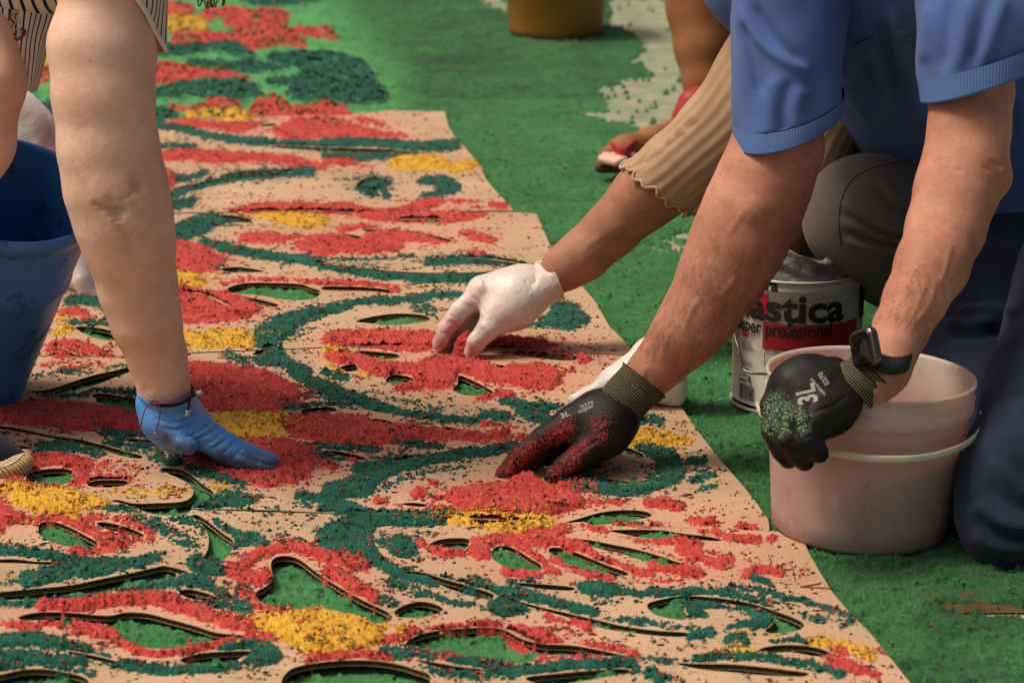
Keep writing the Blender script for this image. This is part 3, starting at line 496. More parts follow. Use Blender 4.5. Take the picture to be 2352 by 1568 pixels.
p(RD,5,[(0,720),(50,680),(250,670),(450,680),(680,690),(700,770),(640,800),(480,800),(300,780),(120,760),(0,760)],.9); p(RD,5,[(1000,720),(1200,710),(1400,740),(1450,770),(1200,800),(1050,800)],.85); p(RD,5,[(0,830),(150,820),(350,870),(560,890),(640,850),(800,840),(1000,880),(1200,900),(1350,890),(1460,930),(1470,1000),(1400,1040),(1300,1030),(1150,1000),(1000,990),(950,960),(830,950),(820,1000),(700,1040),(560,1010),(400,970),(300,950),(150,910)],1.15,0)
p(RD,5,[(690,885),(800,865),(950,880),(940,940),(820,950),(700,925)],1.2); s(RD,5,50,.85,(460,1030),(600,1030)); s(RD,5,40,.9,(940,1085),(1040,1085)); s(RD,5,40,.62,(1080,1070),(1180,1080)); s(RD,5,45,.95,(1130,800),(1400,815),(1640,860)); p(RD,5,[(1450,700),(1700,740),(1900,1000),(1500,1020)],.2); s(RD,5,40,.85,(0,390),(200,395),(450,420)); s(RD,5,40,.52,(700,1360),(850,1330),(1000,1350),(1250,1320)); s(RD,5,30,.52,(980,1250),(1180,1260),(1250,1290)); s(RD,5,50,.7,(0,1500),(50,1540)); s(RD,5,30,.6,(140,1480),(200,1490))
# --- yellow patches, each a thing
YEL = [
 ('big mustard yellow sawdust mound at the middle of the flower nearest the bottom edge', [('p',6,[(-480,1190),(-371,1160),(-175,1140),(0,1125),(150,1150),(250,1190),(330,1240),(370,1300),(280,1345),(160,1390),(20,1400),(-100,1390),(-160,1330),(-250,1300),(-340,1240)],0,1.2),('p',6,[(440,1245),(480,1220),(520,1245),(500,1285),(455,1285)],0,1.1)]),
 ('yellow sawdust patch below the two oval cut-outs at the left edge', [('p',3,[(60,375),(150,345),(300,340),(480,365),(560,400),(700,420),(640,460),(480,470),(420,500),(270,495),(150,450),(90,420)],0,1.05),('s',3,[(-20,340),(150,310),(260,335)],40,.65),('s',3,[(700,365),(900,360),(1100,370),(1230,350)],30,.5),('s',3,[(440,530),(490,530)],30,.7)]),
 ('thin yellow sawdust trail on dark green just right of the rounded cardboard tip', [('s',3,[(1340,415),(1400,350),(1450,340)],25,.66),('s',3,[(1400,430),(1440,440)],20,.6)]),
 ('yellow sawdust patch right beside the bare left forearm above the blue glove', [('p',2,[(1090,680),(1250,700),(1400,670),(1530,680),(1600,730),(1570,790),(1480,770),(1300,775),(1090,770)],0,1.1)]),
 ('yellow sawdust square above the tip of the blue gloved fingers', [('p',2,[(1350,1220),(1480,1200),(1650,1210),(1790,1220),(1760,1270),(1790,1320),(1650,1345),(1480,1330),(1420,1290)],0,1.1)]),
 ('small yellow sawdust patch between two red petals beside the left forearm', [('p',2,[(1060,310),(1200,310),(1280,360),(1270,390),(1150,380),(1060,350)],0,1),('s',2,[(1280,320),(1400,330)],30,.4)]),
 ('small yellow sawdust patch between the blue bucket and the left forearm', [('p',2,[(340,690),(400,640),(470,660),(420,690),(360,700)],0,.9),('s',2,[(360,610),(400,600)],40,.6)]),
 ('yellow sawdust band over a dark slit below the black glove', [('p',6,[(710,510),(830,490),(1000,480),(1150,495),(1350,490),(1460,530),(1400,570),(1280,580),(1250,610),(1100,590),(900,570),(760,540)],0,.92)]),
 ('yellow sawdust patch near the cardboard edge, right of the black glove', [('p',5,[(1870,1380),(1930,1300),(2010,1300),(2150,1330),(2310,1360),(2200,1390),(2050,1400),(1920,1395)],0,.95)]),
 ('thin yellow sawdust lines in the red petals left of the white gloved hand', [('s',5,[(10,800),(60,785),(120,810),(200,830)],38,.8),('s',5,[(330,835),(400,855)],30,.8),('s',5,[(50,900),(100,930),(200,935),(260,960)],25,.8)]),
 ('yellow sawdust patch by the upper right edge of the cardboard', [('p',4,[(430,1060),(450,1000),(600,985),(750,1000),(760,1060)],0,1),('p',4,[(770,1050),(900,1020),(1000,1040),(880,1080),(790,1085)],0,.8)]),
 ('yellow sawdust strip across the middle petals of the second flower', [('p',1,[(1630,1350),(1750,1345),(2060,1365),(2000,1420),(1850,1415),(1720,1390)],0,1),('s',1,[(1480,1350),(1640,1365)],20,.6)]),
 ('yellow sawdust patch at the far edge of the cardboard under red petals', [('p',1,[(1150,690),(1250,680),(1450,670),(1590,710),(1560,740),(1400,740),(1230,715)],0,1.1)]),
 ('yellow sawdust heap in the far finished flower, right of the upper arm', [('p',1,[(900,110),(1100,80),(1250,100),(1310,170),(1270,190),(1100,180),(900,160)],0,1.15)]),
 ('yellow sawdust heap in the far finished flower, left of the upper arm', [('p',1,[(170,340),(290,320),(400,320),(400,400),(180,400)],0,1.1)]),
 ('loose yellow sawdust by the cardboard edge at the bottom right', [('s',9,[(1000,1320),(1150,1330),(1300,1370),(1400,1420)],40,.72),('s',9,[(470,1350),(650,1370),(760,1400)],25,.5),('s',9,[(540,1240),(620,1280)],30,.42)]),
]
for i, (_, shs) in enumerate(YEL):
    for kd, reg, pts, wd, dn in shs: SH.append(('y%d' % i, reg, kd, pts, wd, dn, 1 if kd == 'p' else 0))

# ---- the working grid on the ground
DX, DY = .0017, .0026
X0, X1, Y0, Y1 = -1.36, 1.36, 2.55, 7.45
xs = np.arange(X0, X1, DX, dtype=np.float32); ys = np.arange(Y0, Y1, DY, dtype=np.float32)
NX, NY = len(xs), len(ys)
ZREF = .011
zc = ZREF - CAMH
dd = ys * cp - zc * sp; UYr = (CY + F * (-(ys * sp + zc * cp) / dd)).astype(np.float32)     # per row
UXk = (F / dd).astype(np.float32)                                                          # ux = CX + x * k
def spec_noise(lo, hi, seed, anis=1.0):
    """band-limited noise with wavelengths lo..hi in metres, mean 0, std 1"""
    r = np.random.default_rng(seed)
    ny, nx = 1 << int(np.ceil(np.log2(NY))), 1 << int(np.ceil(np.log2(NX)))
    ny, nx = (NY + 31) // 32 * 32, (NX + 31) // 32 * 32
    W = np.fft.rfft2(r.standard_normal((ny, nx)).astype(np.float32))
    fy = np.fft.fftfreq(ny, DY)[:, None]; fx = np.fft.rfftfreq(nx, DX)[None]
    k = np.sqrt((fx) ** 2 + (fy * anis) ** 2) + 1e-9
    W *= np.exp(-(k * lo) ** 2) * (1 - np.exp(-(k * hi) ** 2)) / np.sqrt(k)
    n = np.fft.irfft2(W, s=(ny, nx))[:NY, :NX].astype(np.float32); return n / n.std()
def box(pts, m):
    q = np.array(pts); lo = q.min(0) - m; hi = q.max(0) + m
    rows = np.where((UYr > lo[1]) & (UYr < hi[1]))[0]
    if len(rows) == 0: return None
    r0, r1 = rows[0], rows[-1] + 1
    k = UXk[r0:r1]; xa = min((lo[0] - CX) / k.min(), (lo[0] - CX) / k.max()); xb = max((hi[0] - CX) / k.min(), (hi[0] - CX) / k.max())
    c0 = max(int((xa - X0) / DX), 0); c1 = min(int((xb - X0) / DX) + 2, NX)
    if c1 <= c0: return None
    ux = CX + xs[None, c0:c1] * k[:, None]; uy = np.broadcast_to(UYr[r0:r1, None], ux.shape)
    return (slice(r0, r1), slice(c0, c1)), ux, uy
def sdf_poly(ux, uy, pts):
    d = np.full(ux.shape, 1e9, np.float32); ins = np.zeros(ux.shape, bool); n = len(pts)
    for i in range(n):
        ax, ay = pts[i]; bx, by = pts[(i + 1) % n]; ex, ey = bx - ax, by - ay; q = ex * ex + ey * ey
        if q < 1e-9: continue
        wx = ux - ax; wy = uy - ay; t = np.clip((wx * ex + wy * ey) / q, 0, 1)
        d = np.minimum(d, (wx - t * ex) ** 2 + (wy - t * ey) ** 2)
        if ay != by:
            c = ((ay > uy) != (by > uy)) & (ux < ex * (uy - ay) / ey + ax); ins ^= c
    d = np.sqrt(d); return np.where(ins, -d, d)
def sdf_line(ux, uy, pts, hw):
    d = np.full(ux.shape, 1e9, np.float32)
    for (ax, ay), (bx, by) in zip(pts[:-1], pts[1:]):
        ex, ey = bx - ax, by - ay; q = max(ex * ex + ey * ey, 1e-6)
        t = np.clip(((ux - ax) * ex + (uy - ay) * ey) / q, 0, 1)
        d = np.minimum(d, (ux - ax - t * ex) ** 2 + (uy - ay - t * ey) ** 2)
    return np.sqrt(d) - hw
hole = np.full((NY, NX), 40., np.float32)       # signed distance to the cut-outs (inside < 0), in frame units
for reg, pts in HOLES:
    q = cat_closed(U(reg, pts), 4); b = box(q, 40)
    if b: hole[b[0]] = np.minimum(hole[b[0]], sdf_poly(b[1], b[2], q))
SHEETS = [
 ('cardboard stencil nearest the bottom of the photo, with the biggest leaf cut-outs', [(-330,1172),(100,1170),(430,1180),(600,1187),(800,1188),(1000,1195),(1755,1217),(1838,1221),(1858,1270),(1880,1310),(1910,1360),(1950,1410),(2000,1465),(2050,1530),(2090,1580),(2180,1700),(-330,1700)], .0035),
 ('cardboard stencil under the blue glove and the black gloved hand', [(-330,832),(300,824),(800,800),(1100,805),(1462,820),(1500,860),(1545,915),(1570,945),(1600,990),(1640,1040),(1700,1110),(1765,1190),(1768,1214),(1000,1191),(800,1184),(430,1176),(-330,1168)], .002),
 ('cardboard stencil under the white gloved hand', [(-330,500),(300,492),(1180,488),(1232,490),(1240,510),(1262,560),(1290,600),(1340,665),(1370,700),(1400,750),(1450,800),(1461,816),(1100,801),(800,796),(300,820),(-330,828)], .001),
 ('farthest cardboard stencil, beside the finished flowers', [(-330,300),(300,275),(600,268),(860,258),(895,253),(1022,255),(1030,290),(1048,325),(1065,340),(1095,375),(1118,415),(1150,450),(1180,484),(300,488),(-330,496)], 0.0),
]
warp = spec_noise(.25, .8, 3) * .0012 + spec_noise(.6, 2, 4) * .0012
CARD_T = .0062
sheet_f = []; cardf = np.full((NY, NX), 60., np.float32); ctop = np.zeros((NY, NX), np.float32)
for lab, pts, dz in SHEETS:
    q = [tuple(v) for v in pts]; f = np.full((NY, NX), 60., np.float32); b = box(q, 60)
    f[b[0]] = np.minimum(60, sdf_poly(b[1], b[2], q))
    f = np.maximum(f, -hole); sheet_f.append(f)
    ctop = np.where(f < cardf, .0112 + dz + warp, ctop); cardf = np.minimum(cardf, f)
n_f = spec_noise(.0035, .012, 11); n_m = spec_noise(.008, .04, 12); n_l = spec_noise(.03, .15, 13); n_g = spec_noise(.1, .6, 14)
n_w = np.random.default_rng(5).standard_normal((NY, NX)).astype(np.float32)
crumb = .40 * n_f + .42 * n_m + .25 * n_l + .42 * n_w
gz = np.maximum(.0040 + .0010 * n_m + .0008 * n_f + .0014 * n_l + .0012 * n_g, .0014 + .0004 * n_f)            # green sawdust relief
zc_base = np.where(cardf < 0, ctop, gz)
dens = {}
for c, reg, kd, pts, wd, dn, fill in SH:
    q = U(reg, pts)
    if kd == 'p':
        q = cat_closed(q, 3); b = box(q, 16)
        if not b: continue
        f = sdf_poly(b[1], b[2], q)
    else:
        if dn < .85: dn = dn + .07
        q = [tuple(v) for v in spline(q, 3)]; hw = wd * .366 / 2; b = box(q, hw + 16)
        if not b: continue
        f = sdf_line(b[1], b[2], q, hw)
    D = dn * np.clip(.56 - f / 15, 0, 1)
    if not fill: D = D * np.clip((hole[b[0]] + 1.5) / 6 + .25 * n_l[b[0]] + .2 * n_m[b[0]], .0, 1)
    if c not in dens: dens[c] = np.zeros((NY, NX), np.float32)
    dens[c][b[0]] = np.maximum(dens[c][b[0]], D)
def gblur(A, sg):
    fy = np.fft.fftfreq(NY, DY)[:, None]; fx = np.fft.rfftfreq(NX, DX)[None]
    return np.fft.irfft2(np.fft.rfft2(A) * np.exp(-2 * (math.pi * sg) ** 2 * (fx ** 2 + fy ** 2)), s=(NY, NX)).astype(np.float32)
def blur0(A, n):
    for _ in range(n):
        A = (A + np.roll(A, 1, 0) + np.roll(A, -1, 0)) / 3; A = (A + np.roll(A, 2, 1) + np.roll(A, -2, 1)) / 3
    return A
hmask = np.clip(hole / 6 + .3, 0, 1)
for c_ in dens: dens[c_] = np.maximum(dens[c_], .52 * np.clip(gblur(np.clip(dens[c_], 0, 1), .03), 0, 1) ** .8 * hmask * np.clip(.9 + .35 * n_l, .2, 1.6) * (cardf < 4))
top = np.zeros((NY, NX), np.float32)
hts = {}
for i, (c, D) in enumerate(dens.items()):
    H = .0075 if c == 't' else .0085
    e = D + .32 * np.roll(crumb, (i * 37 + 11, i * 53 + 7), (0, 1)) * np.clip(D * 3, 0, 1) * np.clip(1.6 - D, .35, 1)
    hts[c] = H * np.clip(e - .45, 0, 1) ** .7 * np.clip(.45 + .55 * D, .3, 1.25) * (1 + .09 * n_f + .06 * n_m + .10 * n_l) + (.0003 * n_f + .00022 * n_w) * (D > .5)
def win(ay, ax, m=1.0):  # keep what can be in view or nearly so
    return None
def field_mesh(name, H, thr, base, r0, r1, st, keep=None, sink=.002, att=None):
    sl = (slice(r0, r1, st), slice(0, NX, st))
    h = H[sl]; z = base[sl] + h
    yy, xx = np.meshgrid(ys[sl[0]], xs[sl[1]], indexing='ij')
    jit = st * .3
    on = h > thr
    inv = np.abs(CX + xx * UXk[sl[0], None] - CX) < 1290
    q = on[:-1, :-1] & on[1:, :-1] & on[:-1, 1:] & on[1:, 1:]
    # one ring more, sunk to the base, so heaps have feet
    foot = (on[:-1, :-1] | on[1:, :-1] | on[:-1, 1:] | on[1:, 1:])
    q = foot & inv[:-1, :-1]
    z = np.where(on, z, base[sl] - sink * .3)
    zs = np.stack([z[:-1, :-1], z[1:, :-1], z[:-1, 1:], z[1:, 1:]]); span = zs.max(0) - zs.min(0)
    big = (np.abs(base[sl][:-1, :-1] - base[sl][1:, 1:]) > .003) | (np.abs(base[sl][1:, :-1] - base[sl][:-1, 1:]) > .003)
    q &= ~(big & (n_l[sl][:-1, :-1] + .5 * n_m[sl][:-1, :-1] < 1.2))
    if keep is not None: q &= keep[sl][:-1, :-1]
    I = np.argwhere(q)
    if len(I) == 0: return None
    w_ = z.shape[1]; a = I[:, 0] * w_ + I[:, 1]
    Q = np.stack([a, a + 1, a + w_ + 1, a + w_], 1)
    u, inv_ = np.unique(Q, return_inverse=True)
    V = np.stack([xx.ravel()[u], yy.ravel()[u], z.ravel()[u]], 1)
    V[:, 0] += rng.uniform(-.3, .3, len(V)) * DX * st; V[:, 1] += rng.uniform(-.3, .3, len(V)) * DY * st
    return V, inv_.reshape(Q.shape), [A_[sl].ravel()[u] for A_ in (att or [])]
RZ = [int((v - Y0) / DY) for v in (2.55, 3.95, 5.2, 7.44)]
RZ[-1] = NY
def field(name, H, thr, base, mat, keep=None, parent=None, att=None, names=()):
    Vs, Qs, As, o = [], [], [], 0
    for z in range(3):
        r = field_mesh(name, H, thr, base, RZ[z], min(RZ[z + 1] + z + 1, NY), z + 1, keep, att=att)
        if r is None: continue
        Vs.append(r[0]); Qs.append(r[1] + o); As.append(r[2]); o += len(r[0])
    if not Vs: return None
    me = mk(name, np.concatenate(Vs), np.concatenate(Qs))
    for i, nm in enumerate(names): attr(me, nm, np.concatenate([a[i] for a in As]))
    return link(name, me, mat, parent)
# ---- materials of the carpet
def green_extra(m, c):
    m2 = m.ramp(m.math('ADD', m.math('MULTIPLY', m.noise(420, 2, .7), .6), m.math('MULTIPLY', m.noise(14, 3), .4)), [(.38, hexc('347c42')), (.65, hexc('5faa68'))])
    c = m.mix(m.ramp(m.noise(5, 5, .65), [(.46, 0.), (.66, .6)]), c, hexc('12361d')); c = m.mix(m.ramp(m.noise(48, 4, .7), [(.56, 0.), (.68, .55)]), c, hexc('10301a'))
    return m.mix(m.attr('fresh'), c, m2)
GREEN = sawdust_mat('green_sawdust', hexc('153c1e'), hexc('285c30'), hexc('448048'), green_extra)
TEAL = sawdust_mat('dark_green_sawdust', hexc('06312a'), hexc('0e4a3d'), hexc('226c59'))
RED = sawdust_mat('red_sawdust', hexc('962a24'), hexc('b83c36'), hexc('cc5a52'))
YELLOW = sawdust_mat('yellow_sawdust', hexc('a8761a'), hexc('cf9c2c'), hexc('e2b84c'))
pv = M('pavement', .85, .3)
pc = pv.ramp(pv.noise(9, 5, .65), [(.3, hexc('7d7562')), (.5, hexc('9b9280')), (.7, hexc('b5ac9a'))])
pc = pv.mix(pv.ramp(pv.noise(22, 6, .75), [(.42, 0.), (.6, .85)]), pc, hexc('5f8a60'))
pc = pv.mix(pv.math('MULTIPLY', pv.noise(300, 2), .35), pc, hexc('8a8270'))
pv.col(pc); pv.bump(pv.noise(120, 4, .7), .4, .003)
gm = mk('pavement', [(-40, -20, 0), (40, -20, 0), (40, 60, 0), (-40, 60, 0)], [(0, 1, 2, 3)])
tag(link('pavement', gm, pv.m, smooth=False), kind='structure')
# green layer: everywhere but on bare pavement
bare = np.zeros((NY, NX), np.float32)
def bare_poly(reg, pts, v, soft=34):
    q = U(reg, pts); b = box(q, soft * 2); f = sdf_poly(b[1], b[2], q)
    bare[b[0]] = np.maximum(bare[b[0]], v * np.clip(.5 - f / soft, 0, 1))
bare_poly(4, [(1530,650),(1750,640),(1680,520),(1850,460),(2020,440),(1890,370),(1980,270),(1900,200),(1760,150),(1760,-60),(4200,-60),(4200,800),(2700,860),(2100,830),(1850,770),(1600,710)], 1)
bare_poly(4, [(900,-60),(950,10),(1060,50),(1160,70),(1160,-60)], 1); bare_poly(4, [(1420,1100),(1500,1095),(1540,1108),(1450,1115)], .8, 8)
bare_poly(0, [(1430,560),(1560,500),(1900,480),(2000,560),(1900,640),(1720,605),(1520,585)], .74, 46)
bare_poly(9, [(1600,990),(1660,995),(1730,1010),(1850,990),(2050,985),(2250,1000),(2400,1030),(2400,1075),(2200,1080),(2000,1060),(1950,1045),(1850,1030),(1720,1040)], 1, 9)
bare_poly(8, [(440,740),(560,720),(590,730),(480,755)], .6, 8); bare_poly(8, [(460,990),(540,985),(540,1000),(480,1010)], .6, 8)
fr = np.zeros((NY, NX), np.float32)
q = [(-400,-60),(720,-60),(800,60),(880,150),(900,230),(860,262),(300,275),(-400,320)]
b = box(q, 150); fr[b[0]] = np.clip(.6 - sdf_poly(b[1], b[2], q) / 130, 0, 1)
fr = np.maximum(fr, np.where(hole < 0, .42, 0)); 
b = box([(950,230),(1700,1000)], 10); fr[b[0]] = np.maximum(fr[b[0]], .22)
keepg = cardf > -9
green_h = np.clip(1.15 - bare * 1.75 + .16 * n_m + .12 * n_f + .16 * n_l + .9 * (hole < 6), -.2, 1) 
clods = np.clip(n_m + .5 * n_l - 1.3, 0, 1.2) * .0016
o = field('green_sawdust', np.where(green_h > .0, gz + clods, 0), .0004, np.full((NY, NX), .0004, np.float32), GREEN, keepg, att=[fr], names=['fresh'])
tag(o, 'loose green sawdust spread over the pavement around and under the cardboard', 'sawdust', kind='stuff')
wp = M('wet_pavement', .35, .5); wp.col(wp.ramp(wp.noise(20, 5), [(.3, hexc('4a3a24')), (.7, hexc('6a5436'))])); wp.bump(wp.noise(150, 4), .3, .002)
wq = [G(*q_, .0022) for q_ in U(9, [(1560,960),(2600,960),(2600,1100),(1560,1100)])]
tag(link('wet_pavement', mk('wet_pavement', [v[:] for v in wq], [(0, 1, 2, 3)]), wp.m, smooth=False), kind='structure')
# coloured sawdust
o = field('dark_green_sawdust', hts['t'], .0006, zc_base, TEAL); tag(o, 'dark green sawdust bands and swirls on the cardboard and the far flowers', 'sawdust', kind='stuff')
o = field('red_sawdust', hts['r'], .0006, zc_base, RED); tag(o, 'red sawdust petals heaped and scattered across the cardboard stencils', 'sawdust', kind='stuff')
for i, (lab, _) in enumerate(YEL):
    if 'y%d' % i in hts:
        o = field('yellow_sawdust', hts['y%d' % i], .0006, zc_base, YELLOW)
        if o: tag(o, lab, 'sawdust', 'yellow sawdust patches'); o['kind'] = 'stuff'
# ---- cardboard stencils
def contours(f):
    """closed or open contour lines of f = 0 as grid coordinates"""
    Sg = f < 0
    hx = Sg[:, :-1] != Sg[:, 1:]; vy = Sg[:-1] != Sg[1:]
    nxt = {}
    cells = np.argwhere((hx[:-1] | hx[1:]) | (vy[:, :-1] | vy[:, 1:]))
    segs = {}
    def pt(key):
        t, r, c = key
        if t == 0:
            a, b_ = f[r, c], f[r, c + 1]; return (c + a / (a - b_), r)
        a, b_ = f[r, c], f[r + 1, c]; return (c, r + a / (a - b_))
    adj = {}
    for r, c in cells:
        r = int(r); c = int(c)
        e = []
        if hx[r, c]: e.append((0, r, c))
        if vy[r, c + 1]: e.append((1, r, c + 1))
        if hx[r + 1, c]: e.append((0, r + 1, c))
        if vy[r, c]: e.append((1, r, c))
        if len(e) == 2: pr = [(e[0], e[1])]
        elif len(e) == 4: pr = [(e[0], e[1]), (e[2], e[3])]
        else: continue
        for a, b_ in pr: adj.setdefault(a, []).append(b_); adj.setdefault(b_, []).append(a)
    out = []; seen = set()
    for k0 in adj:
        if k0 in seen: continue
        line = [k0]; seen.add(k0); cur = k0
        while True:
            nx_ = [k for k in adj[cur] if k not in seen]
            if not nx_: break
            cur = nx_[0]; seen.add(cur); line.append(cur)
        out.append(np.array([pt(k) for k in line]))
    return out
cb = M('cardboard', .82, .2)
flute = cb.n('ShaderNodeTexWave', wave_type='BANDS', bands_direction='X'); flute.inputs['Scale'].default_value = 36; flute.inputs['Distortion'].default_value = .25; cb.L(cb.co, flute.inputs['Vector'])
c0 = cb.ramp(cb.noise(5, 4, .6), [(.3, hexc('ab8c6e')), (.55, hexc('bc9d80')), (.75, hexc('c8aa8e'))])
c0 = cb.mix(cb.math('MULTIPLY', cb.noise(380, 2, .8), .22), c0, hexc('8d6a48'))
c0 = cb.mix(cb.math('MULTIPLY', cb.attr('dust'), cb.ramp(cb.noise(60, 4, .7), [(.3, .35), (.65, .9)])), c0, hexc('c98272'))
c0 = cb.mix(cb.math('MULTIPLY', cb.attr('gdust'), cb.ramp(cb.noise(70, 4, .7), [(.45, 0.), (.7, .5)])), c0, hexc('5f8d76'))
cb.col(c0); cb.bump(flute.outputs['Fac'], .12, .001); cb.bump(cb.noise(30, 4), .15, .002)
fl = M('cardboard_fluting', .9, .1); fc = fl.ramp(fl.noise(90, 3), [(.35, hexc('7a5e34')), (.65, hexc('a88a54'))]); fc = fl.mix(fl.math('MULTIPLY', fl.attr('dust'), fl.ramp(fl.noise(130, 4, .7), [(.35, .1), (.6, .9)])), fc, hexc('96332c')); fc = fl.mix(fl.math('MULTIPLY', fl.attr('gdust'), fl.ramp(fl.noise(150, 4, .7), [(.4, 0.), (.65, .8)])), fc, hexc('164a3c')); fl.col(fc)
def blur(A, n):
    for _ in range(n):
        A = (A + np.roll(A, 1, 0) + np.roll(A, -1, 0)) / 3; A = (A + np.roll(A, 1, 1) + np.roll(A, -1, 1)) / 3
    return A
rdust = np.clip(gblur(np.clip(dens['r'], 0, 1), .022) * 1.7, 0, 1); tdust = np.clip(blur(np.clip(dens['t'], 0, 1), 10) * 1.2, 0, 1)
def sample(A, x, y):
    c = np.clip(((x - X0) / DX), 0, NX - 2); r = np.clip(((y - Y0) / DY), 0, NY - 2); c0 = c.astype(int); r0 = r.astype(int); a = c - c0; b_ = r - r0
    return (A[r0, c0] * (1 - a) + A[r0, c0 + 1] * a) * (1 - b_) + (A[r0 + 1, c0] * (1 - a) + A[r0 + 1, c0 + 1] * a) * b_
for (lab, pts, dz), f in zip(SHEETS, sheet_f):
    zt_ = .0112 + dz + warp
    g = f.copy(); g[0, :] = g[-1, :] = 60; g[:, 0] = g[:, -1] = 60
    lines = []
    for ln in contours(g):
        if len(ln) < 10: continue
        W = np.stack([X0 + ln[:, 0] * DX, Y0 + ln[:, 1] * DY], 1)
        Wn = W.copy()
        for _ in range(3): Wn = (np.roll(Wn, 1, 0) + 2 * Wn + np.roll(Wn, -1, 0)) / 4
        L = np.concatenate([[0], np.cumsum(np.linalg.norm(np.diff(np.vstack([Wn, Wn[:1]]), axis=0), axis=1))])
        n = max(int(L[-1] / .0040) // 2 * 2, 8)
        t = np.linspace(0, L[-1], n, endpoint=False); Wc = np.vstack([Wn, Wn[:1]])
        lines.append(np.stack([np.interp(t, L, Wc[:, 0]), np.interp(t, L, Wc[:, 1])], 1))
    V2, E2 = [], []
    for ln in lines:
        o = len(V2); n = len(ln); V2 += [Vector(v) for v in ln]; E2 += [(o + i, o + (i + 1) % n) for i in range(n)]
    st = .010
    gx, gy = np.meshgrid(np.arange(X0 + .01, X1 - .01, st), np.arange(Y0 + .01, 6.2, st)); gx = gx.ravel(); gy = gy.ravel()
    m_ = (sample(f, gx, gy) < -5) & (np.abs(gx * F / (gy * cp - zc * sp)) < 1350)
    V2 += [Vector((a, b_)) for a, b_ in zip(gx[m_], gy[m_])]
    vo, eo, fo, *_ = delaunay_2d_cdt(V2, E2, [], 0, 1e-5)
    vo = np.array([v[:] for v in vo]); T3 = np.array([t_ for t_ in fo if len(t_) == 3])
    cen = vo[T3].mean(1); T3 = T3[sample(f, cen[:, 0], cen[:, 1]) < 0]
    zz = sample(zt_, vo[:, 0], vo[:, 1])
    A = vo[T3[:, 0]]; B = vo[T3[:, 1]]; C = vo[T3[:, 2]]
    fl_ = ((B - A)[:, 0] * (C - A)[:, 1] - (B - A)[:, 1] * (C - A)[:, 0]) < 0; T3[fl_] = T3[fl_][:, ::-1]
    nV = len(vo); Vt = np.column_stack([vo, zz]); Vb = np.column_stack([vo, zz - CARD_T])
    allV = [Vt, Vb]; Tl = [T3, T3[:, ::-1] + nV]; o = 2 * nV
    fV, fQ, fo_ = [], [], 0
    for ln in lines:
        n = len(ln); i = np.arange(n); j = (i + 1) % n; z = sample(zt_, ln[:, 0], ln[:, 1])
        tg = np.roll(ln, -1, 0) - np.roll(ln, 1, 0); tg /= np.linalg.norm(tg, axis=1)[:, None] + 1e-9; nm = np.stack([-tg[:, 1], tg[:, 0]], 1)
        s_ = sample(f, ln[:, 0] + nm[:, 0] * .004, ln[:, 1] + nm[:, 1] * .004); nm[s_ > 0] *= -1     # towards the card
        for za, zb in ((0, -.0007), (-CARD_T + .0007, -CARD_T)):
            S_ = np.concatenate([np.column_stack([ln, z + za]), np.column_stack([ln, z + zb])]); allV.append(S_)
            Tl.append(np.stack([i, j, j + n], 1) + o); Tl.append(np.stack([i, j + n, i + n], 1) + o); o += 2 * n
        # zigzag fluting ribbon just inside the rim, with a dark-brown inner wall behind
        hi, lo_ = z - .0010, z - CARD_T + .0010
        zz_ = np.where(i % 2 == 0, hi, lo_); fp = ln + nm * .0004; bp = ln + nm * .0045
        for w0 in (.00062,):
            S_ = np.concatenate([np.column_stack([fp, zz_ + w0]), np.column_stack([fp, zz_ - w0]), np.column_stack([bp, zz_ + w0]), np.column_stack([bp, zz_ - w0])])
            fV.append(S_); fQ += [np.stack([i, j, j + n, i + n], 1) + fo_, np.stack([i, j, j + 2 * n, i + 2 * n], 1) + fo_, np.stack([i + n, j + n, j + 3 * n, i + 3 * n], 1) + fo_]; fo_ += 4 * n
        S_ = np.concatenate([np.column_stack([bp, z - .0004]), np.column_stack([bp, z - CARD_T + .0004])]); fV.append(S_); fQ.append(np.stack([i, j, j + n, i + n], 1) + fo_); fo_ += 2 * n
    allV = np.concatenate(allV)
    me = mk('cardboard_stencil', allV, np.concatenate(Tl))
    attr(me, 'dust', sample(rdust, allV[:, 0], allV[:, 1])); attr(me, 'gdust', sample(tdust, allV[:, 0], allV[:, 1]))
    ob = link('cardboard_stencil', me, cb.m, smooth=False); tag(ob, lab, 'cardboard', 'cardboard stencils laid end to end')
    fV = np.concatenate(fV); me = mk('fluting', fV, np.concatenate(fQ)); attr(me, 'dust', np.clip(sample(rdust, fV[:, 0], fV[:, 1]) * 1.5, 0, 1)); attr(me, 'gdust', sample(tdust, fV[:, 0], fV[:, 1]))
    link('fluting', me, fl.m, ob, smooth=False)
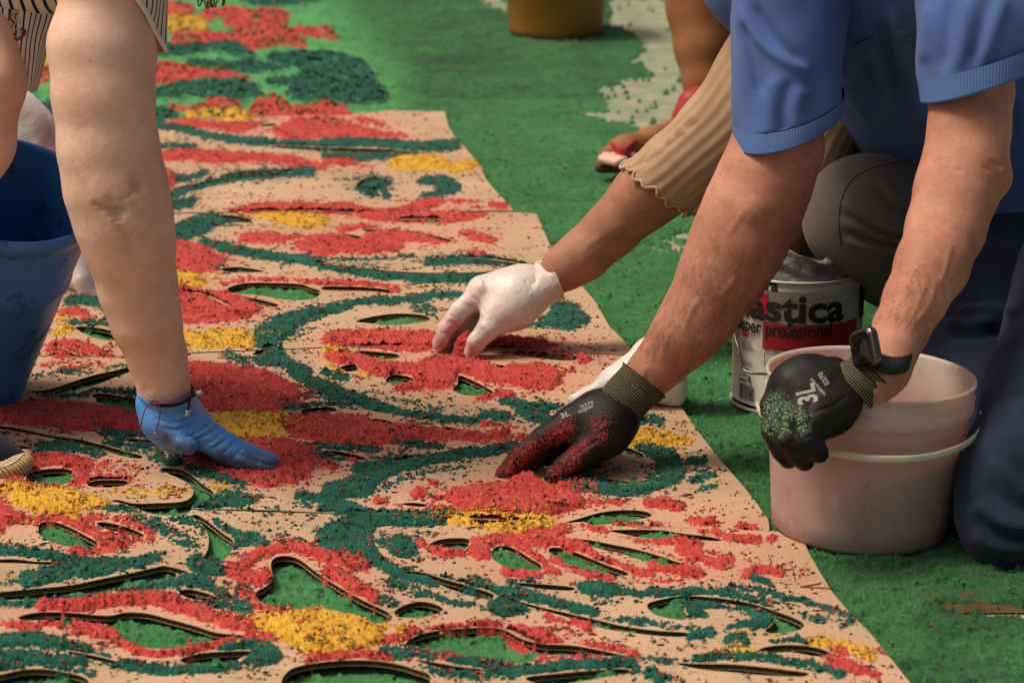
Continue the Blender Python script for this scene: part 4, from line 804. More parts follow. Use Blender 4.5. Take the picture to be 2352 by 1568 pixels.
# ---- loose crumbs
OCT = np.array([(1, 0, 0), (-1, 0, 0), (0, 1, 0), (0, -1, 0), (0, 0, 1), (0, 0, -1)], float)
OF = np.array([(0, 2, 4), (2, 1, 4), (1, 3, 4), (3, 0, 4), (2, 0, 5), (1, 2, 5), (3, 1, 5), (0, 3, 5)])
def crumbs(name, W, base, n, smin_, smax_, mat, label, seed):
    r = np.random.default_rng(seed)
    w_ = W.ravel().astype(np.float64); c = np.cumsum(w_); k = np.searchsorted(c, r.random(n) * c[-1]); k = np.minimum(k, len(w_) - 1)
    rr, cc = np.unravel_index(k, W.shape)
    x = xs[cc] + r.uniform(-.5, .5, n) * DX; y = ys[rr] + r.uniform(-.5, .5, n) * DY
    sz = smin_ + (smax_ - smin_) * r.random(n) ** 3.2; z = base.ravel()[k] + sz * .35
    V = OCT[None] * (r.uniform(.45, 1.15, (n, 6, 1))) * sz[:, None, None] * r.uniform(.6, 1.5, (n, 1, 3)) * np.where(r.random((n, 1, 1)) < .22, np.array([2.2, .5, .6]), 1.0)
    a = r.uniform(0, 6.28, n); ca, sa = np.cos(a), np.sin(a)
    vx = V[:, :, 0] * ca[:, None] - V[:, :, 1] * sa[:, None]; vy_ = V[:, :, 0] * sa[:, None] + V[:, :, 1] * ca[:, None]
    V = np.stack([vx + x[:, None], vy_ + y[:, None], V[:, :, 2] * .8 + z[:, None]], -1).reshape(-1, 3)
    Fq = (OF[None] + 6 * np.arange(n)[:, None, None]).reshape(-1, 3)
    o = link(name, mk(name, V, Fq), mat, smooth=False); tag(o, label, 'sawdust', kind='stuff'); return o
vis = (np.abs(xs[None] * UXk[:, None]) < 1230).astype(np.float32); per = (2.6 / ys[:, None]) ** 1.2
htop = np.max([np.maximum(h_, 0) for h_ in hts.values()], 0)
surf = lambda c: zc_base + htop
def wgt(c, k=6):
    D = np.clip(dens[c], 0, 1.2); B = blur(D, k); return vis * per * (np.clip(D, 0, .6) * np.clip(1.25 - D, .12, 1) * .6 + .5 * np.clip(B, 0, .5) * np.clip(n_m * .6 + n_l * .8, 0, 3)) * np.clip(.7 + .5 * n_m, 0, 3)
farg = vis * per * (cardf > 2) * (np.abs(xs[None]) < 1.2) * np.clip(n_l + n_g, 0, 3)
farcard = vis * per * (cardf < -2) * (np.clip(n_m + n_l, 0, 3) ** 2 + .06)
crumbs('dark_green_crumbs', wgt('t', 14) + farcard * .02, surf('t'), 32000, .0006, .0030, TEAL, 'scattered dark green sawdust crumbs on the cardboard', 21)
crumbs('red_crumbs', wgt('r', 14) + farcard * .03 + farg * .004, surf('r'), 40000, .0006, .0029, RED, 'scattered red sawdust crumbs on the cardboard', 22)
dens['y'] = np.max([dens[k_] for k_ in dens if k_[0] == 'y'], 0); hts['y'] = np.max([hts[k_] for k_ in hts if k_[0] == 'y'], 0)
crumbs('yellow_crumbs', wgt('y', 4), surf('y'), 12000, .0006, .003, YELLOW, 'scattered yellow sawdust crumbs near the yellow patches', 23)
gw = vis * per * ((cardf > 0) & (green_h > 0)) * np.clip(.5 + n_m + n_l, .05, 3) * np.clip(1.02 - bare, .015, 1)
og = crumbs('green_crumbs', gw, gz, 26000, .0006, .003, GREEN, 'small green sawdust clods lying on the green layer', 24)
attr(og.data, 'fresh', np.repeat(rng.random(26000) * .5, 6))

# pen strokes on the nearest stencil
pen = M('red_pen', .8, .1); pen.col(hexc('8a3a34'))
st_ = [o for o in bpy.data.objects if o.name.startswith('cardboard_stencil')][0]
for pts in ([(745,720),(762,760),(750,790),(728,828)], [(868,765),(890,790),(905,840),(912,890)], [(730,828),(820,822),(900,815)], [(945,925),(1040,912),(1080,900)], [(945,926),(1050,932),(1150,940)], [(760,585),(790,610)], [(1020,1080),(1150,1085),(1260,1120)], [(980,1050),(1100,1040),(1200,1075)]):
    q_ = [G(*p_, .0112 + .0035 + .0004) for p_ in U(9, pts)]
    q_ = [Vector((v.x, v.y, float(sample(ctop, np.array([v.x]), np.array([v.y]))[0]) + .0003)) for v in q_]
    link('pen_line', tube('pen_line', spline(q_, 5), .0014, 6, .2, ref=Vector((0, 0, 1))), pen.m, st_)
# ------------------------------------------------------------ materials of people and things
def skin_mat(name, a, b, c, spots=0.0):
    m = M(name, .6, .25)
    k = m.ramp(m.noise(14, 6, .7), [(.34, hexc(a)), (.5, hexc(b)), (.64, hexc(c))])
    k = m.mix(m.ramp(m.noise(38, 5, .7, dist=.8), [(.5, 0.), (.68, .16)]), k, hexc('a85a48'))
    k = m.mix(m.math('MULTIPLY', m.noise(420, 3, .7), .22), k, hexc(a))
    v = m.n('ShaderNodeTexVoronoi', feature='F1'); v.inputs['Scale'].default_value = 46; m.L(m.co, v.inputs['Vector'])
    k = m.mix(m.math('MULTIPLY', m.ramp(v.outputs['Distance'], [(.035, 1.), (.075, 0.)]), spots), k, hexc('5b2f20'))
    k = m.mix(m.attr('flush'), k, hexc('a4523c'))
    m.col(k); m.bump(m.noise(420, 3, .75), .4, .0010); m.bump(m.noise(110, 5, .7), .35, .0022)
    m.sss(.12, (.010, .004, .002)); m.rough(m.ramp(m.noise(60, 4), [(.3, .52), (.7, .7)])); return m.m
SK_A = skin_mat('skin_light', 'd8aa94', 'e2b7a3', 'eac6b5', .4)
SK_B = skin_mat('skin_tan', '8c5f48', 'a07058', 'ae8068', .2)
SK_C = skin_mat('skin_ruddy', '9a6852', 'b37c66', 'c4917b', .6)
SK_D = skin_mat('skin_bronze', '84522f', '92603c', '9c6a48', .2)
def cloth_mat(name, a, b, scale=900, bump=.35, rough=.85, big=6, sheen=.1):
    m = M(name, rough, .15); k = m.ramp(m.noise(big, 4, .6), [(.3, hexc(a)), (.7, hexc(b))])
    k = m.mix(m.math('MULTIPLY', m.noise(scale, 2), .25), k, hexc(a))
    m.col(k); m.bump(m.noise(scale, 2, .6), bump, .0008); m.bump(m.noise(60, 4, .6), .25, .0025); m.b.inputs['Sheen Weight'].default_value = sheen; return m.m
POLO = cloth_mat('blue_pique', '40588f', '526ea8', 1100)
DENIM = cloth_mat('dark_denim', '131a29', '26334a', 500, .6, .9, 18)
TAUPE = cloth_mat('taupe_twill', '5c544c', '78706a', 900, .2, .55)
SHADEDC = cloth_mat('shaded_cloth', '1c1410', '2a1d17')  # shade on the torso put into the colour as dark brown
REDC = cloth_mat('red_cloth', '8a1420', 'a01a28')
def rib_mat(name, a, b, nu, rough=.9, str_=.6):
    m = M(name, rough, .12); u, v = m.uv()
    wv = m.math('SINE', m.math('MULTIPLY', u, 2 * math.pi * nu)); f = m.math('MULTIPLY_ADD', wv, .5, .5)
    k = m.mix(f, hexc(a), hexc(b)); k = m.mix(m.math('MULTIPLY', m.noise(700, 2), .3), k, hexc(a))
    m.col(k); m.bump(f, str_, .0015); m.bump(m.noise(900, 2), .3, .0006); return m.m
CUFF = rib_mat('ribbed_cuff', '506ca4', '6080b4', 130, str_=.22)
km = M('beige_knit', .95, .1); u, v = km.uv()
kr = km.math('MULTIPLY_ADD', km.math('SINE', km.math('MULTIPLY', u, 2 * math.pi * 22)), .5, .5)
kk = km.math('MULTIPLY', km.math('MULTIPLY_ADD', km.math('SINE', km.math('MULTIPLY', u, 2 * math.pi * 132)), .5, .5), km.math('MULTIPLY_ADD', km.math('SINE', km.math('MULTIPLY', v, 2 * math.pi * 330)), .5, .5))
kc = km.ramp(km.noise(20, 4), [(.3, hexc('b39376')), (.7, hexc('c8aa8c'))]); kc = km.mix(km.math('MULTIPLY', km.math('SUBTRACT', 1, kk), .35), kc, hexc('80634a'))
km.col(kc); km.bump(kr, .3, .002); km.bump(kk, .6, .0012); KNIT = km.m
def latex(name, a, b, stain=None, stain_c='3c3040', rough=.38, sssw=.15):
    m = M(name, rough, .45); k = m.ramp(m.noise(25, 4), [(.3, hexc(a)), (.7, hexc(b))])
    k = m.mix(m.ramp(m.noise(22, 3), [(.42, .0), (.62, .55 if name == 'white_latex' else 0.)]), k, hexc('d8b4a8'))
    k = m.mix(m.math('MULTIPLY', m.attr('stain'), m.ramp(m.noise(70, 4, .7), [(.3, .55), (.6, 1.)])), k, hexc(stain_c))
    m.col(k); m.bump(m.noise(60, 5, .6, dist=1.2), .55, .003); m.bump(m.noise(260, 3), .15, .0008)
    if sssw: m.sss(sssw, (.006, .004, .004))
    return m.m
LATEX_W = latex('white_latex', 'cfc8c2', 'e2dcd6', 1, 'b8726e')
LATEX_B = latex('blue_nitrile', '4488d0', '60a2e4', 1, '453e4a')
bgm = M('black_nitrile', .6, .25); k = bgm.ramp(bgm.noise(20, 4), [(.3, hexc('0f0e0d')), (.7, hexc('1d1b19'))])
dm = bgm.math('MULTIPLY', bgm.attr('stain'), bgm.ramp(bgm.noise(300, 3, .8), [(.47, 0.), (.56, 1.)]))
k = bgm.mix(dm, k, bgm.mix(bgm.attr('lime'), hexc('b3483f'), hexc('7fae6c'))); bgm.col(k); bgm.bump(bgm.noise(700, 2), .25, .0006); bgm.bump(bgm.noise(90, 4), .25, .0018); bgm.bump(dm, .5, .0012)
bgm.rough(bgm.ramp(dm, [(0, .55), (1, .95)])); BLACK_G = bgm.m
gk = M('knit_wrist', .9, .15); u, v = gk.uv()
row = gk.math('MULTIPLY_ADD', gk.math('SINE', gk.math('MULTIPLY', v, 2 * math.pi * 360)), .5, .5); colm = gk.math('MULTIPLY_ADD', gk.math('SINE', gk.math('MULTIPLY', u, 2 * math.pi * 90)), .5, .5)
dots = gk.ramp(gk.math('MULTIPLY', row, colm), [(.42, 0.), (.6, 1.)])
gk.col(gk.mix(dots, hexc('1d1b18'), hexc('b3ab86'))); gk.bump(row, .7, .0014); gk.bump(colm, .5, .001); KWRIST = gk.m
def plain(name, c, rough=.5, spec=.4, metal=0, nz=0.0, c2=None):
    m = M(name, rough, spec); m.b.inputs['Metallic'].default_value = metal
    if c2: m.col(m.ramp(m.noise(nz or 30, 5, .65), [(.35, hexc(c)), (.65, hexc(c2))]))
    else: m.col(hexc(c))
    return m.m
PRINT = plain('grey_print', '9a9a94', .8); GOLDP = plain('pale_print', '9a9878', .8); BLACKP = plain('black_ink', '151313', .6, c2='221f1f'); REDP = plain('red_ink', '8d1420', .55, c2='a41c2a'); SILVER = plain('silver_bead', 'c8c4bc', .25, .5, 1)
CORD = plain('black_cord', '17131a', .8); MAG = plain('magenta_thread', '7b1f4a', .7); GOLD = plain('gold_bead', 'c8a25a', .3, .5, 1)
def addattrs(me, **kw):
    n = len(me.vertices)
    for k, v in kw.items(): attr(me, k, v if hasattr(v, '__len__') else np.full(n, v))
def lines(reg, wd, dep, *ls): return [(U(reg, l), wd, dep) for l in ls]

# ============================================================ person in the striped blouse (left)
pa = empty('person', G(-260, 1100), 'person on the left in a striped blouse, bare arm reaching down in a blue glove', 'person')
armA = edges([(120,-160,372,-160,3.36),(138,-60,366,-60,3.35),(140,20,363,10,3.35),(111,110,359,105,3.35),(121,220,353,220,3.35),(134,352,363,330,3.36),(148,439,383,421,3.37),(172,505,397,513,3.38),(198,579,400,560,3.39),(227,663,406,660,3.41),(256,744,415,730,3.42),(293,824,426,805,3.44),(319,894,434,883,3.45),(345,935,436,925,3.455)], .985)
limb2 = ch(0, (-70,-60,3.55,70), (-30,80,3.5,42), (-22,190,3.48,37), (-40,330,3.48,33), (-90,470,3.5,28))
torsoA = ch(0, (240,-170,3.38,75), (60,-190,3.5,95), (-60,-60,3.6,90))
legA = ch(0, (-80,-20,3.62,90), (-330,420,3.5,75), (-230,780,3.5,52), (-120,1010,3.47,36), (-40,1065,3.465,26))
me = blob('body', [(.012, [armA]), (.03, [limb2]), (.05, [torsoA]), (.03, [legA])], .0030, .02, 3)
me2 = press(me, lines(1, 5, -.0050, [(600,1305),(680,1315),(760,1305),(810,1290)], [(570,1270),(650,1290),(730,1280)], [(660,1345),(740,1345),(820,1320)], [(640,1235),(740,1255),(810,1225),(850,1190)], [(700,1375),(780,1370)]) +
  lines(1, 12, -.0030, [(830,1100),(862,1160),(880,1230)], [(850,1150),(870,1195)], [(700,1312),(790,1300)]) + lines(1, 26, .0008, [(560,1120),(700,1160),(790,1180)]) + lines(1, 30, .0008, [(930,1180),(960,1330)]) + lines(1, 20, -.001, [(760,1400),(800,1500)]) + lines(2, 8, -.0016, [(890,1010),(930,1080),(1000,1100)]) + lines(2, 5, -.001, [(900,1000),(960,1060)]) + lines(2, 22, .003, [(1130,900),(1160,1000)]))
addattrs(me, flush=pstain(me, [(a, w_ * .8, .34) for a, w_, _ in lines(1, 16, 0, [(600,1305),(680,1315),(760,1305),(810,1290)], [(720,1390),(790,1480)], [(860,1160),(875,1200)])]))
link('body', me, SK_A, pa)
# blue glove, seen from the thumb side, palm down
dA = 3.455
palmA = [chR(2, dA, (1030,1075,0,25), (1060,1180,.0,24), (1130,1270,.0,21), (1260,1320,.0,14)), chR(2, dA, (1060,1080,.02,24), (1110,1180,.03,23), (1240,1290,.03,16)), chR(2, dA, (1040,1090,.01,24), (1150,1210,.045,19), (1290,1290,.05,13)),
         chR(2, dA, (950,1130,.0,14), (1000,1240,-.005,15), (1060,1320,-.01,14))]
fA = [chR(2, dA, (1250,1312,-.004,16), (1400,1412,-.006,14), (1540,1482,-.006,13), (1645,1512,-.006,11.6), (1675,1520,-.006,10.5)),
      chR(2, dA, (1290,1290,.016,15.5), (1430,1375,.014,13.6), (1580,1444,.013,12.4), (1680,1478,.012,11), (1700,1486,.012,10)),
      chR(2, dA, (1270,1280,.04,12), (1410,1370,.038,10), (1540,1440,.036,9.2), (1630,1480,.035,8.4)), chR(2, dA, (1250,1290,.06,11), (1360,1370,.06,9), (1470,1440,.058,8)),
      chR(2, dA, (1020,1240,-.012,15), (1080,1320,-.022,13.5), (1140,1372,-.028,12), (1185,1385,-.03,10.5))]
me = blob('glove', [(.02, palmA), (.0025, fA)], .0018, .009, 2)
press(me, lines(2, 3.2, -.0017, [(1190,1180),(1290,1210),(1340,1240)], [(1170,1240),(1260,1260),(1330,1250)], [(1150,1330),(1240,1300),(1330,1230)], [(1190,1350),(1290,1320),(1380,1260)], [(1270,1390),(1340,1350),(1400,1290)], [(1310,1410),(1380,1370),(1440,1320)], [(1380,1450),(1430,1400),(1480,1350)], [(1440,1480),(1490,1430),(1530,1380)], [(960,1200),(1080,1240),(1240,1190)], [(950,1090),(1050,1130),(1180,1060)], [(1010,1270),(1120,1280),(1260,1220)], [(1000,1160),(1080,1190),(1200,1130)], [(980,1120),(1060,1150),(1180,1090)], [(1120,1260),(1200,1200)]) + lines(2, 3.4, .0012, [(1170,1340),(1260,1310),(1350,1245)], [(1290,1400),(1360,1360),(1420,1305)], [(985,1235),(1100,1260),(1250,1205)]) + lines(2, 3.2, -.0035, [(1480,1412),(1600,1470),(1740,1512)]))
addattrs(me, stain=pstain(me, [(U(2, [(1380,1450),(1560,1520),(1690,1540)]), 20, 1), (U(2, [(1560,1450),(1720,1500)]), 20, 1), (U(2, [(1020,1310),(1100,1390),(1190,1400)]), 20, 1), (U(2, [(1100,1340),(1250,1380)]), 12, .5)]))
gl = link('glove', me, LATEX_B, pa); gl['label'] = 'blue nitrile glove, dirty at the fingertips'
# rolled cuff of the blue glove
def cuff_loop(reg, pts, d, bulge): return [PR(reg, x, y, d + b_) for (x, y), b_ in zip(pts, bulge)]
loop = [(870,1045),(900,1085),(960,1115),(1040,1125),(1120,1105),(1175,1065),(1195,1020),(1150,1000),(1050,1010),(940,1020)]
bul = [-.005,-.022,-.03,-.032,-.028,-.018,.0,.03,.04,.03]
cl = spline(cuff_loop(2, [(x, y + 12) for x, y in loop], dA, bul), 6, True)
cen = sum((Vector(c) for c in cl), Vector()) / len(cl)
rings = [[cen + (Vector(q) - cen) * k + dz for q in cl] for k, dz in ((1.0, Vector((.004, 0, -.02))), (1.02, Vector((.002, 0, -.01))), (1.04, Vector((0, 0, 0))), (1.05, Vector((-.001, 0, .003))), (1.0, Vector((-.001, 0, .003))), (.95, Vector((0, 0, -.004))))]
me = loft('cuff', np.array(rings)); addattrs(me, stain=0); link('cuff', me, LATEX_B, gl)
# cord bracelet with silver beads and a magenta thread
br = spline(cuff_loop(2, [(885,1070),(930,1105),(1000,1130),(1080,1130),(1150,1110),(1200,1075),(1208,1035),(1190,1000),(1120,985),(980,1000)], dA, [-.006,-.026,-.035,-.037,-.034,-.024,-.008,.012,.045,.035]), 6, True)
bo = link('bracelet', tube('bracelet', br, .0019, 8, closed=True), CORD, pa)
for pts in ([(1195,1085),(1220,1065),(1240,1055)], [(1190,1095),(1185,1130),(1178,1165)]):
    link('cord', tube('cord', [PR(2, x, y, dA - .032) for x, y in pts], .0016, 8), CORD, bo)
for (x, y), (x2, y2) in (((1232,1056),(1266,1048)), ((1178,1160),(1174,1198))):
    a, b_ = PR(2, x, y, dA - .033), PR(2, x2, y2, dA - .033)
    link('bead', tube('bead', [a + (b_ - a) * t for t in (0, .05, .2, .35, .5, .65, .8, .95, 1)], [.0026, .0036, .0036, .0030, .0036, .0030, .0036, .0036, .0026], 14), SILVER, bo)
mo = link('thread_bracelet', tube('thread_bracelet', spline(cuff_loop(2, [(905,1098),(950,1118),(1010,1120),(1090,1112),(1160,1080),(1190,1050)], dA, [-.022,-.032,-.038,-.039,-.034,-.022]), 5), .0011, 6), MAG, pa)
for pts in ([(955,1110),(920,1140),(895,1200),(880,1280),(868,1335)], [(985,1112),(1003,1150),(995,1230),(975,1300)], [(950,1105),(975,1098),(990,1112)]):
    link('thread', tube('thread', spline([PR(2, x, y, dA - .040) for x, y in pts], 5), .0009, 6), MAG, mo)
for x, y in ((868,1335),(975,1303)): link('bead', tube('bead', [PR(2, x, y - 6, dA - .04), PR(2, x, y - 4, dA - .04), PR(2, x, y, dA - .04), PR(2, x, y + 5, dA - .04)], [.001, .0024, .0028, .0012], 10), GOLD, mo)
# striped blouse: body panel and sleeve
sm = M('striped_cotton', .85, .15); u, v = sm.uv()
q_ = sm.math('ADD', sm.math('MULTIPLY', u, 46), sm.math('MULTIPLY', sm.noise(9, 2), 2.2)); fr_ = sm.math('FRACT', q_)
st_ = sm.ramp(fr_, [(.0, 0.), (.60, 0.), (.66, 1.), (.86, 1.), (.92, 0.)])
sm.col(sm.mix(st_, hexc('d9d0c6'), hexc('1d1f40'))); sm.bump(sm.noise(900, 2), .3, .0006); sm.bump(sm.noise(30, 3), .3, .004); STRIPE = sm.m
def soft(t, h): return (1 + .035 * math.sin(5 * h + 3 * t) + .02 * math.sin(11 * h - 5 * t), .004 * math.sin(3 * h))
me = sleeve('blouse', [(-210,-260,150,-230,3.50),(-160,-140,150,-120,3.5),(-130,-20,140,0,3.5),(-100,80,112,90,3.50),(-60,180,86,205,3.5)], mod=soft, depth_k=.6)
bl = link('blouse', me, STRIPE, pa)
def capsl(t, h):
    a = soft(t, h); return (a[0] * 1.07, a[1] + t * (-.075 * max(math.sin(h), 0) + .02 * max(-math.sin(h), 0)))
me = sleeve('sleeve', [(100,-330,392,-330,3.37),(114,-200,378,-200,3.36),(130,-90,372,-60,3.35),(140,-10,369,60,3.35),(146,24,369,110,3.352)], mod=capsl, depth_k=1.1)
sv = link('sleeve', me, STRIPE, bl)
sv_hem = getV(me)[-72 * 4:-72 * 3]
link('hem', tube('hem', [Vector(v) for v in sv_hem], .0030, 8, closed=True), plain('hem_white', 'ded6cc', .85), sv)
tree = bvh(bl)
EMB = plain('pink_embroidery', '8d2138', .8); EMB2 = plain('cream_embroidery', 'c9b184', .8)
def stroke_on(name, reg, pts, wdU, mat, par, tree, lift=.0015):
    q = [Vector((a, b_)) for a, b_ in spline([Vector(p_) for p_ in U(reg, pts)], 5)]; P3 = []
    o_ = Vector((0, 0, CAMH))
    for a in q:
        d = (P(a.x, a.y, 1) - o_).normalized(); h = tree.ray_cast(o_, d)
        if h[0] is not None: P3.append(h[0] - d * lift)
    if len(P3) < 2: return None
    return link(name, tube(name, P3, wdU * .0005 / 2, 6), mat, par)
for pts, m_, wd in (([(95,30),(110,60),(80,100),(100,140),(70,180)], EMB2, 5), ([(120,60),(105,110),(125,150)], EMB2, 4), ([(70,60),(60,110),(85,150),(60,200),(90,220)], EMB, 5), ([(130,180),(160,200),(140,230),(100,250),(80,230)], EMB, 6), ([(55,190),(90,240),(110,260)], EMB, 4), ([(100,180),(130,200),(110,215)], EMB2, 4)):
    stroke_on('embroidery', 1, pts, wd, m_, bl, tree)
# espadrille at the left edge
me = blob('espadrille', [(.02, [chR(2, 3.46, (-190,1420,.0,28), (-60,1445,.0,20), (30,1465,0,15), (100,1462,.0,10)), chR(2, 3.46, (-190,1420,.04,28), (-60,1440,.04,20), (30,1458,.04,15), (85,1460,.03,10))])], .0025, .01, 2)
es = link('espadrille', me, cloth_mat('navy_canvas', '141a28', '222a3a', 700), pa)
jm = M('jute', .95, .1); jw = jm.n('ShaderNodeTexWave', bands_direction='DIAGONAL'); jw.inputs['Scale'].default_value = 90; jw.inputs['Distortion'].default_value = 2; jm.L(jm.co, jw.inputs['Vector'])
jm.col(jm.mix(jw.outputs['Fac'], hexc('a5865a'), hexc('e6d0a6'))); jm.bump(jw.outputs['Fac'], .9, .002)
me = blob('sole', [(.012, [chR(2, 3.45, (-200,1560,-.012,8), (0,1548,-.012,8), (90,1528,-.010,8), (142,1505,-.004,8), (170,1478,.006,7)), chR(2, 3.45, (-200,1545,.0,8), (0,1533,.0,8), (90,1512,.0,8), (140,1490,.005,8)), chR(2, 3.45, (-200,1530,.06,13), (0,1515,.06,13), (90,1490,.05,13), (150,1465,.03,12))])], .0025, .01, 2)
link('sole', me, jm.m, es)
for i in range(9):
    t = i / 8; x, y = 5 + 140 * t, 1512 - 70 * t * t - 10 * t
    link('stitch', tube('stitch', [PR(2, x - 6, y + 14, 3.42), PR(2, x + 2, y - 2, 3.418), PR(2, x + 10, y + 8, 3.42)], .0012, 6), plain('stitch_white', 'd8d0bc', .9), es)
# hair strands hanging into the frame
HAIR = plain('brown_hair', '3a2416', .5, .5, c2='5a3a22', nz=300)
def hair(par, reg, d, roots, n, seed, ln):
    r = random.Random(seed); ps = []
    bm = bmesh.new()
    for i in range(n):
        x, y = r.choice(roots); x += r.uniform(-60, 60); ph = r.uniform(0, 6); L_ = ln * r.uniform(.5, 1.1); sw = r.uniform(-35, 35)
        pts = [PR(reg, x + sw * t + 16 * math.sin(ph + 5 * t), y - 160 + (160 + L_) * t, d + .02 * math.sin(ph + 3 * t)) for t in (0, .25, .5, .7, .85, 1)]
        me = tube('h', spline(pts, 4), [.0009] * 20 + [.0004], 5); bm.from_mesh(me); bpy.data.meshes.remove(me)
    me = bpy.data.meshes.new('hair'); bm.to_mesh(me); bm.free()
    return link('hair', me, HAIR, par)
# what lies above the frame: back of the blouse, trousers, bent head with tied hair
def head(par, c, look, skin, hairm, neck, r=.088):
    c = Vector(c); f = Vector(look).normalized(); up = (Vector((0, 0, 1)) - f * f.z).normalized(); sd_ = f.cross(up)
    me = blob('head', [(.03, [[(c, r), (c + f * .035 - up * .045, r * .78)], [(c - up * .02, r * .8), (Vector(neck), .052)]]), (.012, [[(c + f * .105 - up * .01, .012), (c + f * .125 - up * .04, .015)], [(c + f * .088 - up * .085, .020)], [(c + sd_ * .088 - up * .02, .016), (c + sd_ * .09 + up * .012, .014)], [(c - sd_ * .088 - up * .02, .016), (c - sd_ * .09 + up * .012, .014)]])], .005, .012, 2)
    press(me, []); addattrs(me, flush=0); h_ = link('head', me, skin, par)
    for s_ in (-1, 1): link('eye', lathe('eye', [(0, -.006), (.006, -.004), (.009, 0), (.006, .004), (0, .006)], c + f * .084 + sd_ * (.034 * s_) - up * .012, 16, f), plain('eye_dark', '2a1c14', .3, .5), h_)
    link('hair', blob('hair', [(.03, [[(c + up * .02 - f * .02, r + .010), (c - f * .045 - up * .03, r * .9)], [(c + up * .05 + f * .03, r * .62)]])], .005, .02, 2), hairm, h_)
    return h_
me = blob('blouse_back', [(.05, [[(q_, r_ + .012) for q_, r_ in torsoA]])], .006, .02, 2)
s2m = M('striped_back', .85, .15); wv_ = s2m.n('ShaderNodeTexWave', bands_direction='X'); wv_.inputs['Scale'].default_value = 22; wv_.inputs['Distortion'].default_value = 1.2; wv_.inputs['Detail Scale'].default_value = .5; s2m.L(s2m.co, wv_.inputs['Vector'])
s2m.col(s2m.mix(s2m.ramp(wv_.outputs['Fac'], [(.72, 0.), (.82, 1.)]), hexc('d9d0c6'), hexc('1d1f40'))); link('blouse_back', me, s2m.m, bl)
me = blob('trousers', [(.05, [[(q_, r_ + .012) for q_, r_ in legA[:3]] + [(legA[3][0].lerp(legA[2][0], .5), .055)]])], .006, .02, 2); link('trousers', me, cloth_mat('navy_linen', '1c2336', '2a3348', 700), pa)
head(pa, P(470, -330, 3.36), (.25, .25, -.9), SK_A, HAIR, P(260, -230, 3.4))
hair(pa, 1, 3.3, [(1300,0),(1340,0),(1370,-10)], 22, 4, 55)

# ============================================================ white gloved helper behind the blue bucket
pe = empty('person', G(-300, 620), 'person mostly hidden behind the blue bucket, only white gloved hands showing', 'person')
armsE = [ch(0, (-420,-150,4.6,60), (-300,100,4.45,45), (-140,220,4.3,36), (10,268,4.25,30)), ch(0, (-420,-150,4.6,60), (-250,260,4.5,48), (40,500,4.4,40), (170,610,4.33,30))]
torsoE = [ch(0, (-420,-200,4.65,140), (-480,150,4.75,140), (-480,560,4.6,70), (-430,640,4.5,45))]
link('body', blob('body', [(.03, torsoE), (.03, armsE)], .008, .03, 2), SK_A, pe); addattrs(pe.children[0].data, flush=0)
dE = 4.24
me = blob('glove', [(.02, [chR(1, dE, (-60,690,0,34), (90,730,0,37), (190,790,0,34)), chR(1, dE, (60,800,0,30), (180,860,0,26)), chR(1, dE, (-80,760,.02,32), (100,790,.02,34))]),
    (.003, [chR(1, dE, (200,740,0,17), (290,800,0,14), (340,880,0,12)), chR(1, dE, (190,800,-.01,17), (270,860,-.01,14), (320,960,-.01,12)), chR(1, dE, (150,850,-.02,17), (220,920,-.02,14), (270,1000,-.02,12)), chR(1, dE, (230,760,.03,17), (340,800,.03,14), (420,860,.03,12))])], .003, .012, 2)
addattrs(me, stain=pstain(me, [(U(1, [(290,820),(340,930)]), 20, .6)])); link('glove', me, LATEX_W, pe)
me = blob('glove', [(.012, [chR(2, 4.32, (420,240,.03,32), (520,300,.0,27), (570,350,0,22))]), (.003, [chR(2, 4.32, (540,340,-.01,15), (590,410,-.012,13), (625,455,-.012,11)), chR(2, 4.32, (570,320,0,15), (630,380,0,13), (670,430,0,11)), chR(2, 4.32, (600,310,.02,15), (660,360,.02,13), (700,410,.02,11)), chR(2, 4.32, (510,350,-.03,14), (540,420,-.03,12), (580,450,-.03,11))])], .003, .012, 2)
addattrs(me, stain=pstain(me, [(U(2, [(540,420),(640,470)]), 14, .5)])); link('glove', me, LATEX_W, pe)

# ============================================================ person in the beige knit top (middle)
pb = empty('person', G(2250, 700), 'person in a beige knit top behind the man, white gloved hand pinching red sawdust', 'person')
dB = 3.97
arm1 = edges([(1830,-40,1950,20,3.9),(1730,100,1840,180,3.92),(1580,270,1700,360,3.93),(1480,358,1592,450,3.94),(1438,388,1565,478,3.945),(1406,432,1515,510,3.95),(1351,498,1455,560,3.96),(1288,564,1390,610,3.965),(1255,592,1330,645,3.97),(1228,622,1285,668,3.97)], .97)
arm2 = ch(0, (1990,40,3.95,60), (1930,250,3.78,44), (1850,440,3.76,40), (1740,600,3.74,34), (1600,760,3.72,29), (1500,860,3.715,26))
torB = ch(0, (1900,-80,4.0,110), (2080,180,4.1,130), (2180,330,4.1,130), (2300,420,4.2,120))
me = blob('body', [(.02, [arm1]), (.03, [arm2]), (.04, [torB])], .0045, .03, 3)
press(me, lines(4, 4, .0012, [(1880,1400),(1700,1500),(1600,1560)]) + lines(5, 4, .0010, [(1760,60),(1560,210)], [(1900,20),(1640,200)]))
addattrs(me, flush=0); link('body', me, SK_B, pb)
